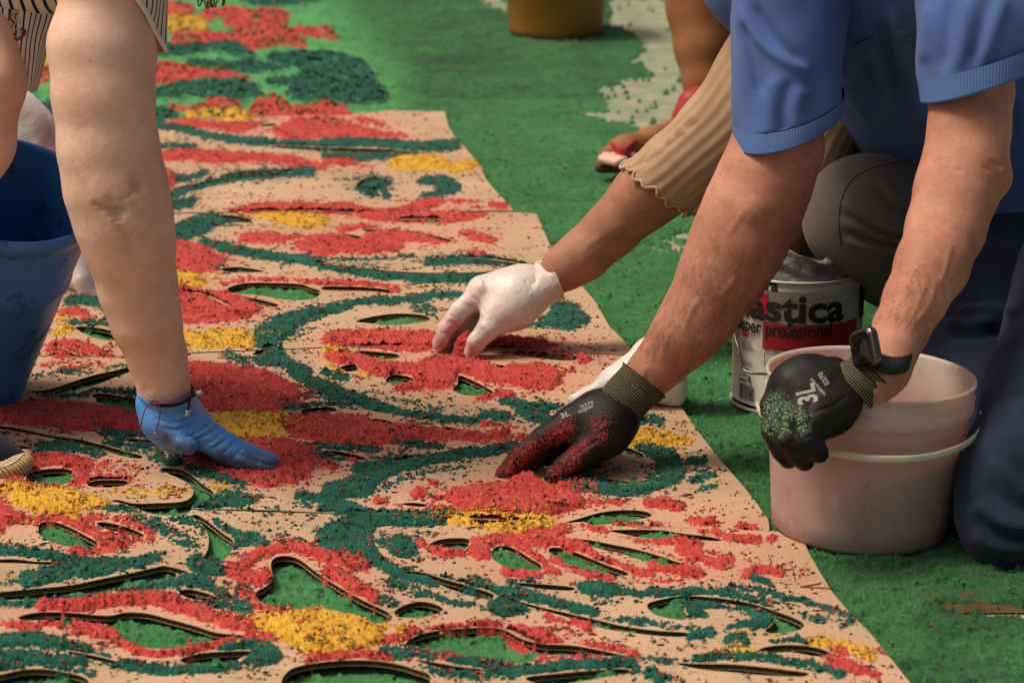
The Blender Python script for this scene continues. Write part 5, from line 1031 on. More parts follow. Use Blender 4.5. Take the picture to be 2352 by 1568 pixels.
# white glove, thumb nearest, pinching
palm = [chR(5, dB, (1290,390,0,28), (1180,440,0,32), (1010,430,.0,20)), chR(5, dB, (1290,410,.02,27), (1150,470,.03,29), (1000,450,.035,18)), chR(5, dB, (1290,440,-.005,24), (1180,520,-.012,26), (1080,570,-.02,22)), chR(5, dB, (1200,420,.01,32), (990,415,.02,20))]
fing = [chR(5, dB, (985,425,-.002,17), (850,535,-.006,13.5), (765,650,-.006,12), (722,735,-.004,10.5), (716,752,-.004,9.5)), chR(5, dB, (985,430,.022,17), (870,560,.02,13.5), (790,690,.016,12), (745,785,.012,10.5), (742,805,.012,9.2)),
        chR(5, dB, (985,445,.045,16), (900,590,.042,13), (840,720,.034,11.5), (800,820,.026,10)), chR(5, dB, (1000,470,.065,15), (940,600,.06,12), (900,720,.05,10.5), (872,810,.042,9.5)),
        chR(5, dB, (1120,560,-.02,20), (1020,655,-.03,15.5), (950,735,-.028,13), (918,800,-.022,10.5), (914,822,-.02,9.5))]
me = blob('glove', [(.02, palm), (.0025, fing)], .0019, .010, 2)
press(me, lines(5, 3, -.0012, [(1280,350),(1330,430),(1300,540)], [(1250,330),(1290,430)], [(900,440),(960,480),(1000,560)], [(860,500),(930,520),(990,600)], [(780,560),(830,590)], [(770,600),(820,620)], [(720,670),(780,690)], [(1020,580),(1080,640)], [(1060,560),(1110,650)], [(980,640),(1030,700)], [(1340,560),(1400,470)], [(940,740),(1000,760)]) + lines(5, 3, .001, [(1000,440),(980,520),(1010,590)], [(1050,600),(1090,650)], [(1310,340),(1350,430),(1320,530)]) + lines(5, 16, .003, [(950,390),(1000,380)]))
addattrs(me, stain=pstain(me, [(U(5, [(800,620),(830,800)]), 22, 1), (U(5, [(700,690),(730,760),(830,840)]), 16, .95), (U(5, [(930,560),(980,620)]), 18, .45), (U(5, [(910,760),(920,840)]), 14, .9)]))
gw_ = link('glove', me, LATEX_W, pb)
# flared cuff of the white glove
c0_ = [(1330,235),(1385,240),(1430,290),(1470,370),(1492,445),(1470,465),(1420,430),(1370,350),(1335,280)]; b0 = [0,-.012,-.026,-.028,-.01,.02,.034,.034,.02]
def cuffm(reg, d, top, bt, bot, bb, n=9):
    a = spline([PR(reg, x, y, d + b_) for (x, y), b_ in zip(top, bt)], 8, True); c_ = spline([PR(reg, x, y, d + b_) for (x, y), b_ in zip(bot, bb)], 8, True)
    rr = []
    for i in range(n):
        t = i / (n - 1); wv = .0012 * math.sin(t * 9)
        rr.append([Vector(p_) * (1 - t) + Vector(q_) * t + Vector((wv * math.sin(k * .9), 0, wv * math.cos(k * .7))) for k, (p_, q_) in enumerate(zip(c_, a))])
    last = rr[-1]; cc = sum(last, Vector()) / len(last)
    rr.append([cc + (q_ - cc) * .96 for q_ in last]); pr = rr[-3]; cp_ = sum(pr, Vector()) / len(pr)
    rr.append([cp_ + (q_ - cp_) * .92 for q_ in pr])
    return loft('cuff', np.array(rr)), [Vector(q_) for q_ in a]
bot = [(1230,325),(1260,310),(1300,400),(1310,500),(1290,565),(1270,560),(1250,500),(1235,420),(1228,350)]; bb = [0,-.02,-.036,-.034,-.01,.02,.036,.036,.02]
me, rim = cuffm(5, dB, c0_, b0, bot, bb); addattrs(me, stain=0); cf = link('cuff', me, LATEX_W, gw_)
link('rim', tube('rim', rim, .0018, 8, closed=True), LATEX_W, cf); addattrs(cf.children[0].data, stain=0)
# second white glove, half hidden behind the man's wrist
d2 = 3.72
me = blob('glove', [(.02, [chR(5, d2, (2060,820,.02,24), (2000,920,.0,26), (1890,975,.0,22), (1800,990,0,18)), chR(5, d2, (2060,860,.03,28), (2080,960,.02,28), (2150,1010,.0,22))]),
     (.003, [chR(5, d2, (1860,965,-.01,15), (1740,1020,-.01,12), (1640,1068,-.01,10.5), (1565,1100,-.01,9)), chR(5, d2, (1870,980,.015,15), (1760,1050,.015,12), (1680,1100,.015,10), (1620,1130,.015,9)), chR(5, d2, (1900,1000,.035,14), (1800,1080,.035,12), (1730,1130,.035,10)), chR(5, d2, (2140,960,0,18), (2190,1020,0,16), (2200,1075,0,13))])], .0025, .01, 2)
press(me, lines(5, 3, -.001, [(1640,1050),(1660,1080)], [(1740,1010),(1765,1040)], [(1800,980),(1830,1010)], [(2170,960),(2215,1000)]))
addattrs(me, stain=0); link('glove', me, LATEX_W, pb)
me, rim = cuffm(5, d2, [(1955,850),(1985,785),(2035,725),(2095,705),(2115,755),(2085,835),(2035,895),(1985,895)], [0,-.01,-.02,-.01,.02,.03,.03,.02], [(1905,945),(1935,875),(2005,845),(2085,845),(2115,895),(2075,975),(2005,1005),(1935,995)], [0,-.01,-.02,-.01,.02,.03,.03,.02]); addattrs(me, stain=0)
cf = link('cuff', me, LATEX_W, pb); link('rim', tube('rim', rim, .0016, 8, closed=True), LATEX_W, cf); addattrs(cf.children[0].data, stain=0)
# knit sleeves with a ruffled hem
def ruffle(t, h):
    k = max(0, (t - .88) / .12); a = .012 * k
    return (1 + .006 * math.sin(22 * h) * (1 - k) + .04 * k + (a * 2.2) * math.sin(17 * h + 1) + .02 * math.sin(4 * h + 7 * t) + .018 * math.sin(2 * h + 26 * t) * (1 - k), .004 * k * math.sin(17 * h + 2.4) + .003 * k * math.sin(7 * h))
me = sleeve('sleeve', [(1760,-80,1960,20,3.90),(1690,60,1880,160,3.91),(1620,180,1810,280,3.92),(1555,262,1735,365,3.93),(1490,325,1645,440,3.935),(1435,378,1578,490,3.942)], m=156, sub=9, mod=ruffle, depth_k=.95)
press(me, lines(4, 6, .004, [(2200,800),(2260,840)], [(2130,860),(2190,890)], [(2070,900),(2120,960)], [(2290,720),(2340,760)]) + lines(4, 6, -.003, [(2170,840),(2220,880)], [(2100,890),(2150,940)], [(2250,770),(2310,810)], [(1950,1030),(2050,1000)]))
s1 = link('sleeve', me, KNIT, pb)
hv = getV(me)[-156 * 4:-156 * 3]; link('ruffle_trim', tube('ruffle_trim', [Vector(v) for v in hv[::2]], .0022, 8, closed=True), plain('knit_trim', 'b89a7c', .95), s1)
me = sleeve('sleeve', [(1850,60,2050,40,3.86),(1825,230,2030,236,3.78),(1775,340,1972,342,3.76),(1725,430,1912,448,3.75),(1670,510,1850,545,3.745),(1620,575,1805,622,3.74)], m=156, sub=9, mod=ruffle, depth_k=.8)
link('sleeve', me, KNIT, pb)
me = blob('top', [(.05, [[(q_, r_ + .014) for q_, r_ in torB]])], .008, .02, 2); link('top', me, SHADEDC, pb)  # torso coloured dark for the shadow between sleeve and knee
me = blob('trousers', [(.03, [ch(0, (1988,498,3.69,74), (2120,490,3.75,76), (2300,470,3.86,84)), ch(0, (1990,500,3.69,73), (2060,590,3.76,62), (2180,700,3.9,50))])], .0035, .02, 3)
press(me, lines(7, 8, .006, [(1180,1240),(1400,1410),(1760,1520)], [(1160,1360),(1420,1480),(1760,1560)], [(1200,1500),(1450,1570),(1760,1600)]) + lines(7, 8, -.006, [(1170,1300),(1420,1450),(1760,1545)], [(1180,1440),(1430,1530),(1760,1585)]) + lines(7, 9, .005, [(1440,1120),(1560,1260),(1760,1420)]) + lines(7, 9, -.005, [(1400,1170),(1540,1310),(1760,1470)]))
tr = link('trousers', me, TAUPE, pb); tree = bvh(tr)
stroke_on('seam', 7, [(1640,1010),(1480,1030),(1340,1080),(1250,1150),(1200,1260),(1185,1400),(1200,1540)], 2.5, plain('seam_thread', '3c342c', .9), tr, tree, .0004)
me = blob('red_cloth', [(.01, [chR(7, 3.98, (1380,770,0,14), (1480,830,0,16), (1560,920,0,16), (1640,1000,0,18))])], .004, .01, 2); link('red_cloth', me, REDC, pb)
head(pb, P(1640, -330, 3.85), (-.35, -.2, -.85), SK_B, HAIR, P(1860, -170, 3.97))
hair(pb, 7, 3.75, [(400,0),(450,0),(490,10)], 30, 9, 45)

# ============================================================ person with red sandals (background)
pd = empty('person', G(1650, 420), 'person standing in red strappy sandals on the bare pavement, only the legs in view', 'person')
dD = 5.3
leg1 = edges([(1500,-330,1740,-330,5.34),(1515,-160,1720,-160,5.33),(1526,-40,1700,-40,5.32),(1532,20,1690,20,5.32),(1550,110,1682,110,5.31),(1570,190,1668,190,5.3),(1582,245,1660,245,5.3),(1570,285,1655,290,5.3)], .97)
foot1 = ch(0, (1612,275,5.3,32), (1570,300,5.27,27), (1500,325,5.2,25), (1435,345,5.14,24), (1395,358,5.12,17))
heel1 = ch(0, (1625,270,5.3,30), (1640,310,5.32,26))
leg2 = ch(0, (1700,-330,5.3,85), (1760,-60,5.15,62), (1790,140,5.05,52), (1745,330,4.98,34), (1690,420,4.95,32), (1640,455,4.9,27), (1595,482,4.86,22))
me = blob('legs', [(.02, [leg1]), (.02, [foot1, heel1]), (.03, [leg2]), (.05, [ch(0, (1640,-420,5.35,150), (1680,-520,5.4,170))])], .006, .02, 3); addattrs(me, flush=0)
link('body', me, SK_D, pd)
toes = blob('toes', [(.002, [ch(0, (1425 + i * 9, 352 + i * 3, 5.13 - i * .004, 13 - i), (1392 + i * 10, 362 + i * 3, 5.11 - i * .006, 10 - i * .8), (1384 + i * 10, 366 + i * 3, 5.10 - i * .006, 9 - i * .8)) for i in range(4)])], .003, .004, 1); addattrs(toes, flush=.1)
link('toe', toes, SK_A, pd)
SAN = plain('red_leather', '8f1c26', .5, .3, c2='a83038')
def strap(par, pts, d, wd, mat=SAN, flat=.3): return link('strap', tube('strap', spline([P(x, y, d + b_) for x, y, b_ in pts], 6), wd, 10, flat, ref=Vector((0, 0, 1))), mat, par)
so_ = link('sandal', blob('sandal', [(.02, [ch(0, (1380,382,5.12,13), (1450,378,5.16,15), (1560,352,5.24,16), (1650,340,5.32,17))])], .004, .01, 2), plain('sandal_sole', '6b4a34', .8), pd)
strap(so_, [(1402,340,-.02),(1425,352,-.04),(1445,375,-.035),(1462,398,-.02)], 5.14, .012); strap(so_, [(1462,332,-.01),(1440,350,-.035),(1418,372,-.035),(1410,388,-.02)], 5.14, .012); strap(so_, [(1470,338,-.02),(1500,350,-.03),(1470,400,-.02)], 5.17, .010); strap(so_, [(1500,325,-.02),(1530,318,-.03),(1480,345,-.03)], 5.2, .008)
me = blob('ankle_strap', [(.02, [ch(0, (1584,238,5.26,22), (1572,272,5.26,24)), ch(0, (1640,240,5.3,26), (1640,275,5.3,28)), ch(0, (1610,235,5.27,30), (1605,272,5.27,31))])], .004, .02, 2); link('ankle_strap', me, SAN, so_)
s2 = link('sandal', blob('sandal', [(.02, [ch(0, (1575,500,4.87,11), (1640,488,4.9,12), (1700,470,4.95,13))])], .004, .01, 2), plain('sandal_sole_b', '6b4a34', .8), pd)
strap(s2, [(1610,462,-.01),(1622,478,-.03),(1628,500,-.02)], 4.88, .011); strap(s2, [(1655,402,-.02),(1672,400,-.04),(1690,410,-.03)], 4.93, .014)

# ============================================================ man in the blue polo (right)
pc_ = empty('person', G(2330, 1300), 'man in blue polo and dark jeans kneeling by the pink pail in black gloves', 'person')
dC = 3.46
armR = edges([(1720,-80,1930,-60,3.46),(1725,120,1890,100,3.47),(1712,290,1880,225,3.465),(1687,374,1884,300,3.45),(1647,432,1864,405,3.45),(1614,494,1838,482,3.45),(1584,560,1803,560,3.45),(1559,645,1755,620,3.455),(1522,729,1692,715,3.46),(1493,773,1642,775,3.46),(1464,812,1576,848,3.465),(1445,835,1530,893,3.465),(1420,870,1500,925,3.465)], .985)
armL = edges([(2160,-120,2360,-160,3.36),(2160,80,2330,20,3.34),(2150,170,2322,120,3.325),(2140,238,2322,176,3.30),(2134,311,2318,286,3.29),(2119,373,2313,395,3.28),(2101,439,2291,445,3.27),(2083,531,2262,517,3.25),(2057,612,2225,608,3.215),(2031,682,2172,695,3.19),(2009,740,2132,766,3.165),(1994,800,2104,815,3.145),(1990,838,2086,866,3.13),(1962,866,2050,908,3.125)], .985)
elb = ch(0, (2285,410,3.275,19))
torC = ch(0, (1990,-60,3.62,130), (2180,190,3.75,115), (2360,420,3.85,110))
me = blob('body', [(.012, [armR]), (.012, [armL, elb]), (.05, [torC])], .0034, .02, 3)
press(me, lines(7, 8, .003, [(2190,1060),(2225,1090)]) + lines(7, 4, -.0016, [(2120,1010),(2190,1030),(2235,1000)], [(2080,1050),(2140,1060)], [(2150,1120),(2210,1140)], [(1900,1060),(1960,1080)]) + lines(8, 4, .0016, [(1740,330),(1650,560),(1560,700)], [(1640,480),(1560,640)], [(1800,300),(1760,480),(1660,620),(1600,720)], [(1900,100),(1850,280),(1800,400)]) + lines(7, 30, .003, [(700,1250),(560,1400)]) + lines(8, 5, .0014, [(150,640),(90,760),(60,880)], [(330,420),(250,560),(200,700)], [(560,300),(430,470)]) + lines(7, 5, .0012, [(600,1300),(480,1500)]) + lines(5, 7, .002, [(2010,880),(1990,960)]))
addattrs(me, flush=pstain(me, [(U(7, [(640,1080),(760,1130)]), 40, .16), (U(7, [(2150,1050),(2220,1090)]), 30, .25), (U(8, [(1500,300),(1480,500)]), 40, .12)]))
bodyC = link('body', me, SK_C, pc_)
head(pc_, P(1930, -560, 3.38), (-.3, -.35, -.8), SK_C, plain('grey_hair', '4a443e', .6), P(1985, -250, 3.55))
# short body hair along the forearms
def arm_hair(tree, quads, n, seed):
    r = random.Random(seed); V, Q = [], []; o_ = Vector((0, 0, CAMH))
    for _ in range(n):
        (ax, ay), (bx, by), (cx_, cy_), (dx_, dy_) = r.choice(quads); s_, t = r.random(), r.random()
        x = (ax * (1 - s_) + bx * s_) * (1 - t) + (dx_ * (1 - s_) + cx_ * s_) * t; y = (ay * (1 - s_) + by * s_) * (1 - t) + (dy_ * (1 - s_) + cy_ * s_) * t
        d = (P(x, y, 1) - o_).normalized(); h = tree.ray_cast(o_, d)
        if h[0] is None: continue
        nn = h[1]; side = nn.cross(Vector((r.uniform(-1, 1), r.uniform(-1, 1), -1))).normalized(); g_ = (Vector((-.4, 0, -1)) - nn * nn.dot(Vector((-.4, 0, -1)))).normalized()
        a = h[0]; b1 = a + nn * .003 + g_ * .004 + side * r.uniform(-.002, .002); b2 = a + nn * .003 + g_ * .007 + side * r.uniform(-.003, .003); w_ = side * .00014
        k_ = len(V); V += [a - w_, a + w_, b1 + w_, b1 - w_, b2]; Q += [(k_, k_ + 1, k_ + 2, k_ + 3), (k_ + 3, k_ + 2, k_ + 4, k_ + 4)]
    V = np.array([v[:] for v in V]); 
    me = bpy.data.meshes.new('arm_hair'); me.from_pydata([tuple(v) for v in V], [], [q_ if q_[2] != q_[3] else q_[:3] for q_ in Q]); return me
tree = bvh(bodyC)
me = arm_hair(tree, [((1600,560),(1790,560),(1700,700),(1530,710)), ((1530,710),(1680,710),(1560,850),(1460,800)), ((2060,600),(2220,600),(2120,750),(2010,730))], 1300, 3)
hb = link('arm_hair', me, plain('fine_hair', '7a5236', .6), pc_); hb['kind'] = 'stuff'
# black gloves
g1 = [chR(5, dC, (1790,1180,0,22), (1740,1215,0,26), (1600,1280,0,23), (1500,1300,-.005,18)), chR(5, dC, (1830,1190,.02,22), (1770,1250,.03,26), (1640,1300,.035,22)), chR(5, dC, (1850,1225,-.003,20), (1800,1270,-.01,22), (1720,1350,-.015,20)), chR(5, dC, (1790,1140,.005,17), (1710,1160,.005,17), (1570,1240,.005,16))]
f1 = [chR(5, dC, (1550,1235,-.006,18), (1370,1335,-.012,14.5), (1220,1450,-.012,12.8), (1130,1560,-.008,11.2), (1108,1597,-.006,10)), chR(5, dC, (1600,1290,.012,18), (1440,1380,.010,14.5), (1290,1480,.008,12.8), (1190,1570,.006,11.2), (1160,1600,.006,10)),
      chR(5, dC, (1640,1330,.04,17), (1510,1420,.042,13.5), (1390,1490,.040,11.5), (1322,1545,.038,10)), chR(5, dC, (1680,1340,.06,15), (1580,1420,.065,12), (1500,1470,.065,10)),
      chR(5, dC, (1780,1340,-.016,21), (1640,1430,-.026,16.5), (1510,1510,-.028,14), (1445,1565,-.026,12), (1430,1580,-.026,11))]
me = blob('glove', [(.02, g1), (.0025, f1)], .0018, .010, 2)
press(me, lines(5, 4, -.0016, [(1560,1300),(1440,1360),(1300,1440)], [(1600,1340),(1480,1430),(1400,1500)], [(1750,1330),(1640,1390),(1530,1470)]) + lines(5, 4, .0014, [(1500,1290),(1560,1280),(1610,1310)], [(1450,1190),(1600,1110),(1710,1045)], [(1800,1230),(1720,1290)]) + lines(5, 4, -.001, [(1720,1200),(1850,1330)], [(1850,1180),(1920,1260)], [(1300,1370),(1330,1410)], [(1200,1450),(1240,1490)]))
addattrs(me, stain=pstain(me, [(U(5, [(1300,1400),(1180,1500),(1110,1590)]), 26, 1), (U(5, [(1420,1330),(1300,1420)]), 14, .8), (U(5, [(1540,1290),(1420,1370)]), 10, .7), (U(5, [(1560,1480),(1440,1560)]), 18, .9), (U(5, [(1640,1360),(1540,1450)]), 12, .8), (U(5, [(1700,1250),(1720,1330)]), 14, .62), (U(5, [(1500,1240),(1460,1290)]), 12, .6)]), lime=0)
gb = link('glove', me, BLACK_G, pc_); gb['label'] = 'black glove dusted with red sawdust'
def knit_cuff(reg, d, axis0, axis1, half0, half1, par, folds=()):
    """tube from wrist end (axis0) to hand end (axis1); half = in-plane half width vector (region px)"""
    n, m = 26, 64; rings = []; a0, a1 = PR(reg, *axis0, d), PR(reg, *axis1, d)
    h0 = PR(reg, axis0[0] + half0[0], axis0[1] + half0[1], d) - a0; h1 = PR(reg, axis1[0] + half1[0], axis1[1] + half1[1], d) - a1
    t = (a1 - a0).normalized()
    for i in range(n):
        s_ = i / (n - 1); c = a0.lerp(a1, s_); h = h0.lerp(h1, s_); b_ = h.cross(t).normalized() * h.length * .8
        k = 1 + sum(am * math.exp(-((s_ - p0) / wd_) ** 2) for p0, wd_, am in folds) + (.0 if i else .0)
        rings.append([c + (h * math.cos(q_) + b_ * math.sin(q_)) * (k + .012 * math.sin(3 * q_ + 9 * s_)) for q_ in [2 * math.pi * j / m for j in range(m)]])
    r0 = rings[0]; c = a0
    rings.insert(0, [c + (q_ - c) * .93 for q_ in r0]); rings.insert(0, [c + (q_ - c) * .9 + t * .015 for q_ in r0])
    return link('knit_cuff', loft('knit_cuff', np.array(rings)), KWRIST, par)
knit_cuff(5, dC, (2005,968), (1838,1140), (128,104), (108,112), gb, ((0, .06, .06), (.5, .25, -.02)))
dG = 3.125
g2 = [chR(8, dG, (1170,1040,0,20), (1080,1070,0,24), (1050,1050,0,27), (930,1040,-.005,22)), chR(8, dG, (1230,1110,-.01,16), (1150,1170,-.015,20), (1080,1210,-.02,21)), chR(8, dG, (1110,950,.005,14), (1040,955,.01,17), (960,970,.005,20), (880,990,.0,19)), chR(8, dG, (1130,1010,.03,18), (1080,1030,.04,20), (960,1010,.04,20))]
f2 = [chR(8, dG, (850,1010,.012,18), (775,1130,-.004,14.5), (775,1290,-.016,13), (830,1410,-.014,12), (868,1465,-.012,10.8)), chR(8, dG, (890,1040,-.006,18.5), (850,1200,-.022,15), (870,1340,-.032,13.5), (930,1440,-.03,12), (970,1480,-.028,10.8)), chR(8, dG, (970,1080,-.016,18.5), (945,1230,-.034,15), (985,1340,-.042,13.5), (1040,1410,-.04,12), (1058,1430,-.038,11)),
      chR(8, dG, (1060,1150,-.025,18), (1030,1240,-.036,14.5), (1045,1300,-.036,12.5)), chR(8, dG, (1150,940,.03,20), (1060,960,.06,16), (960,1010,.07,13), (900,1080,.07,12))]
me = blob('glove', [(.02, g2), (.0025, f2)], .0018, .010, 2)
press(me, lines(8, 4, -.0022, [(830,1080),(810,1250),(860,1380)], [(920,1120),(900,1260),(940,1380)], [(1000,1200),(990,1290)]) + lines(8, 4, .0016, [(780,1060),(760,1180)], [(860,1120),(850,1240)], [(950,1150),(940,1260)]) + lines(8, 4, -.0012, [(730,1300),(790,1310)], [(740,1340),(800,1350)], [(850,1370),(920,1360)], [(960,1340),(1030,1320)], [(1000,1180),(1150,1130),(1250,1050)]))
addattrs(me, stain=pstain(me, [(U(8, [(800,1080),(770,1200),(820,1260)]), 14, .36), (U(8, [(860,1150),(830,1300)]), 12, .3), (U(8, [(940,1180),(960,1300)]), 12, .3), (U(8, [(720,1250),(760,1320)]), 14, .25)]), lime=1)
gb2 = link('glove', me, BLACK_G, pc_); gb2['label'] = 'black glove speckled with pale green sawdust'
knit_cuff(8, dG, (1400,930), (1262,1030), (132,104), (118,130), gb2, ((.06, .07, .07), (.35, .08, .06), (.65, .09, .04), (.2, .05, -.05)))
# printing on the back of the gloves
treeg = bvh(gb2)
def decal(name, txt, reg, org, ex, ey, mat, par, tree, bold=.012, lift=.0009):
    me = text_mesh(txt, 1, bold); bm = bmesh.new(); bm.from_mesh(me)
    bmesh.ops.triangulate(bm, faces=bm.faces); bmesh.ops.subdivide_edges(bm, edges=[e for e in bm.edges if e.calc_length() > .12], cuts=2); bm.to_mesh(me); bm.free()
    (ox, oy), (x1, y1), (x2, y2) = U(reg, [org, (org[0] + ex[0], org[1] + ex[1]), (org[0] + ey[0], org[1] + ey[1])])
    drop_on(me, lambda x, y: (ox + x * (x1 - ox) + y * (x2 - ox), oy + x * (y1 - oy) + y * (y2 - oy)), tree, lift); me.name = name
    return link(name, me, mat, par, smooth=False)
decal('print', '3L', 8, (1052,1108), (-30,-120), (-165,40), PRINT, gb2, treeg, .03)
decal('print', 'supercontact', 8, (1104,1062), (-17,-20), (-24,20), PRINT, gb2, treeg, .02)
decal('print', '0370', 8, (1128,992), (-26,-38), (-38,26), PRINT, gb2, treeg, .02)
tree1 = bvh(gb)
decal('print', '3L', 5, (1480,1215), (60,-24), (-16,-42), PRINT, gb, tree1, .03); decal('print', 'super', 5, (1590,1180), (44,-18), (-12,-34), PRINT, gb, tree1, .02); decal('print', '0370', 5, (1606,1150), (40,-16), (-10,-28), PRINT, gb, tree1, .02)
# grains stuck to the gloves
def grains(par, tree, segs, n, mat, seed, s0, s1):
    r = random.Random(seed); o_ = Vector((0, 0, CAMH)); Vs = []; 
    for _ in range(n):
        reg, pts, wd = r.choice(segs); q_ = U(reg, pts); i = r.randrange(len(q_) - 1); t = r.random()
        x = q_[i][0] * (1 - t) + q_[i + 1][0] * t + r.gauss(0, wd); y = q_[i][1] * (1 - t) + q_[i + 1][1] * t + r.gauss(0, wd)
        h = tree.ray_cast(o_, (P(x, y, 1) - o_).normalized())
        if h[0] is not None: Vs.append((h[0], s0 + (s1 - s0) * r.random() ** 2))
    if not Vs: return
    V = np.concatenate([np.array(c_)[None] + OCT * rng.uniform(.5, 1.2, (6, 1)) * s_ for c_, s_ in Vs]); n = len(Vs)
    o = link('grains', mk('grains', V, (OF[None] + 6 * np.arange(n)[:, None, None]).reshape(-1, 3)), mat, par, smooth=False); o['kind'] = 'stuff'; attr(o.data, 'fresh', np.full(6 * n, .8)); return o
grains(gb, tree1, [(5, [(1320,1390),(1180,1490),(1110,1590)], 14), (5, [(1540,1290),(1400,1370),(1260,1480)], 9), (5, [(1640,1360),(1540,1450),(1440,1560)], 10), (5, [(1720,1200),(1720,1340)], 14), (5, [(1560,1220),(1430,1320)], 10)], 900, RED, 5, .0005, .0016)
LIME = sawdust_mat('pale_green_grain', hexc('5c8a55'), hexc('8fb886'), hexc('b8d2a8'))
grains(gb2, treeg, [(8, [(800,1050),(770,1200),(790,1280)], 9), (8, [(870,1100),(840,1300)], 8), (8, [(950,1150),(960,1300)], 9), (8, [(740,1100),(730,1300)], 8)], 380, LIME, 6, .0005, .0014)
# watch on the left wrist
wc = [(1352,820),(1410,850),(1505,880),(1600,872),(1650,830),(1634,785),(1560,790),(1450,775),(1375,770)]; wb = [-.012,-.036,-.042,-.034,-.004,.022,.034,.03,.012]
ctr = spline([PR(8, x, y, 3.142 + b_) for (x, y), b_ in zip(wc, wb)], 8, True)
cc = sum((Vector(q_) for q_ in ctr), Vector()) / len(ctr); ax = (PR(8, 1560, 560, 3.17) - PR(8, 1480, 900, 3.14)).normalized()
rings = []
for k_, off in ((1.0, -.0110), (1.05, -.0100), (1.06, 0), (1.05, .0100), (1.0, .0110)): rings.append([cc + (Vector(q_) - cc) * k_ + ax * off for q_ in ctr])
wa = link('wristwatch', loft('wristwatch', np.array(rings)), plain('black_rubber', '161615', .6), pc_)
def rbox(name, c, X, Y_, Z, sx, sy, sz, rad, mat, par, bev=.15):
    n = 12; out = []
    for i in range(4):
        qx, qy = ((1, 1), (-1, 1), (-1, -1), (1, -1))[i]
        for k in range(n): 
            a = i * math.pi / 2 + k / (n - 1) * math.pi / 2; out.append((qx * (sx - rad) + rad * math.cos(a), qy * (sy - rad) + rad * math.sin(a)))
    lev = [(.0, -1), (.9, -1), (1, -.6), (1, .5), (.95, .85), (.86, 1), (0, 1)]
    return link(name, loft(name, np.array([[c + X * (x * k) + Y_ * (y * k) + Z * (sz * z) for x, y in out] for k, z in lev])), mat, par)
zc_ = (Vector((-.80, -.52, .12))).normalized(); yc = (ax - zc_ * ax.dot(zc_)).normalized(); xc = yc.cross(zc_)
pcw = PR(8, 1352, 778, 3.10)
ca = rbox('watch_case', pcw, xc, yc, zc_, .0195, .0215, .0055, .009, plain('dark_steel', '6b675c', .28, .5, 1), wa)
rbox('watch_screen', pcw + zc_ * .0042, xc, yc, zc_, .0172, .0192, .0025, .008, plain('dark_glass', '060607', .08, .6), ca)
# polo shirt
torS = [(q_, r_ + .012) for q_, r_ in torC]
me = blob('polo_shirt', [(.06, [torS, ch(0, (1760,-60,3.5,80), (1900,-90,3.56,110), (2150,-120,3.5,110), (2300,-100,3.42,90))]), (.04, [ch(0, (2290,230,3.74,115), (2400,480,3.78,125), (2440,560,3.76,120))])], .0042, .05, 3)
press(me, lines(7, 14, .010, [(750,0),(880,230),(960,370),(1100,520),(1210,640)], [(1510,0),(1580,300),(1640,560),(1740,850)], [(1200,330),(1300,600),(1400,780)]) + lines(7, 18, -.012, [(830,60),(960,280),(1130,480)], [(1450,100),(1520,420),(1620,720)], [(1330,400),(1420,640)]) + lines(7, 20, .008, [(1100,340),(1160,500),(1300,700)]) + lines(7, 8, -.004, [(2290,600),(2300,900)]) + lines(7, 9, .004, [(2200,1360),(2340,1420)]))
ps = link('polo_shirt', me, POLO, pc_)
treeP = bvh(ps)
def fold(t, h): return (1 + .028 * math.sin(3 * h + 5 * t + 1) * t + .018 * math.sin(7 * h + 4 * t) + .012 * math.sin(5 * h - 9 * t), .014 * t * math.sin(h))
def foldR(t, h): a = fold(t, h); return (a[0], .032 * t * math.sin(h - .25))
def bandR(t, h): a = band(t, h); return (a[0], .032 * math.sin(h - .25))
me = sleeve('sleeve', [(1700,-150,2000,-190,3.46),(1678,-60,1975,-70,3.45),(1679,80,1952,30,3.45),(1683,200,1940,140,3.447),(1686,272,1936,228,3.445)], m=144, sub=16, mod=foldR, depth_k=1.0)
press(me, lines(7, 7, .004, [(530,60),(580,330),(660,580)]) + lines(7, 12, .006, [(540,0),(680,250),(860,390),(1040,470)]) + lines(7, 13, -.006, [(570,120),(640,400),(720,640)], [(620,0),(780,250),(1000,420)]) + lines(7, 22, .005, [(800,450),(760,700),(740,900)], [(960,520),(900,700),(930,850)]) + lines(7, 18, -.005, [(880,480),(840,700),(850,880)]))
sR = link('sleeve', me, POLO, ps)
def band(t, h): return (1.012 + .010 * math.sin(3 * h + 6) + .006 * math.sin(7 * h + 4), .014 * math.sin(h))
me = sleeve('sleeve_cuff', [(1684,266,1938,222,3.443),(1685,290,1937,242,3.443),(1687,316,1934,262,3.443)], m=96, sub=4, mod=bandR, depth_k=1.01, hem=.006); link('sleeve_cuff', me, CUFF, sR)
me = sleeve('sleeve', [(2090,-220,2420,-260,3.40),(2094,-100,2424,-160,3.36),(2103,20,2424,-50,3.33),(2108,110,2418,30,3.306),(2112,186,2410,92,3.304)], m=144, sub=16, mod=fold, depth_k=1.05)
press(me, lines(7, 16, .005, [(1760,0),(1730,200),(1720,420)], [(2020,-60),(1970,250),(1930,470)], [(2240,-60),(2150,200),(2080,440)]) + lines(7, 16, -.005, [(1890,-20),(1850,250),(1830,480)], [(2130,-60),(2070,200),(2010,440)]))
sL = link('sleeve', me, POLO, ps)
me = sleeve('sleeve_cuff', [(2110,180,2411,80,3.302),(2114,206,2411,106,3.302),(2118,236,2408,134,3.302)], m=96, sub=4, mod=band, depth_k=1.06, hem=.006); link('sleeve_cuff', me, CUFF, sL)
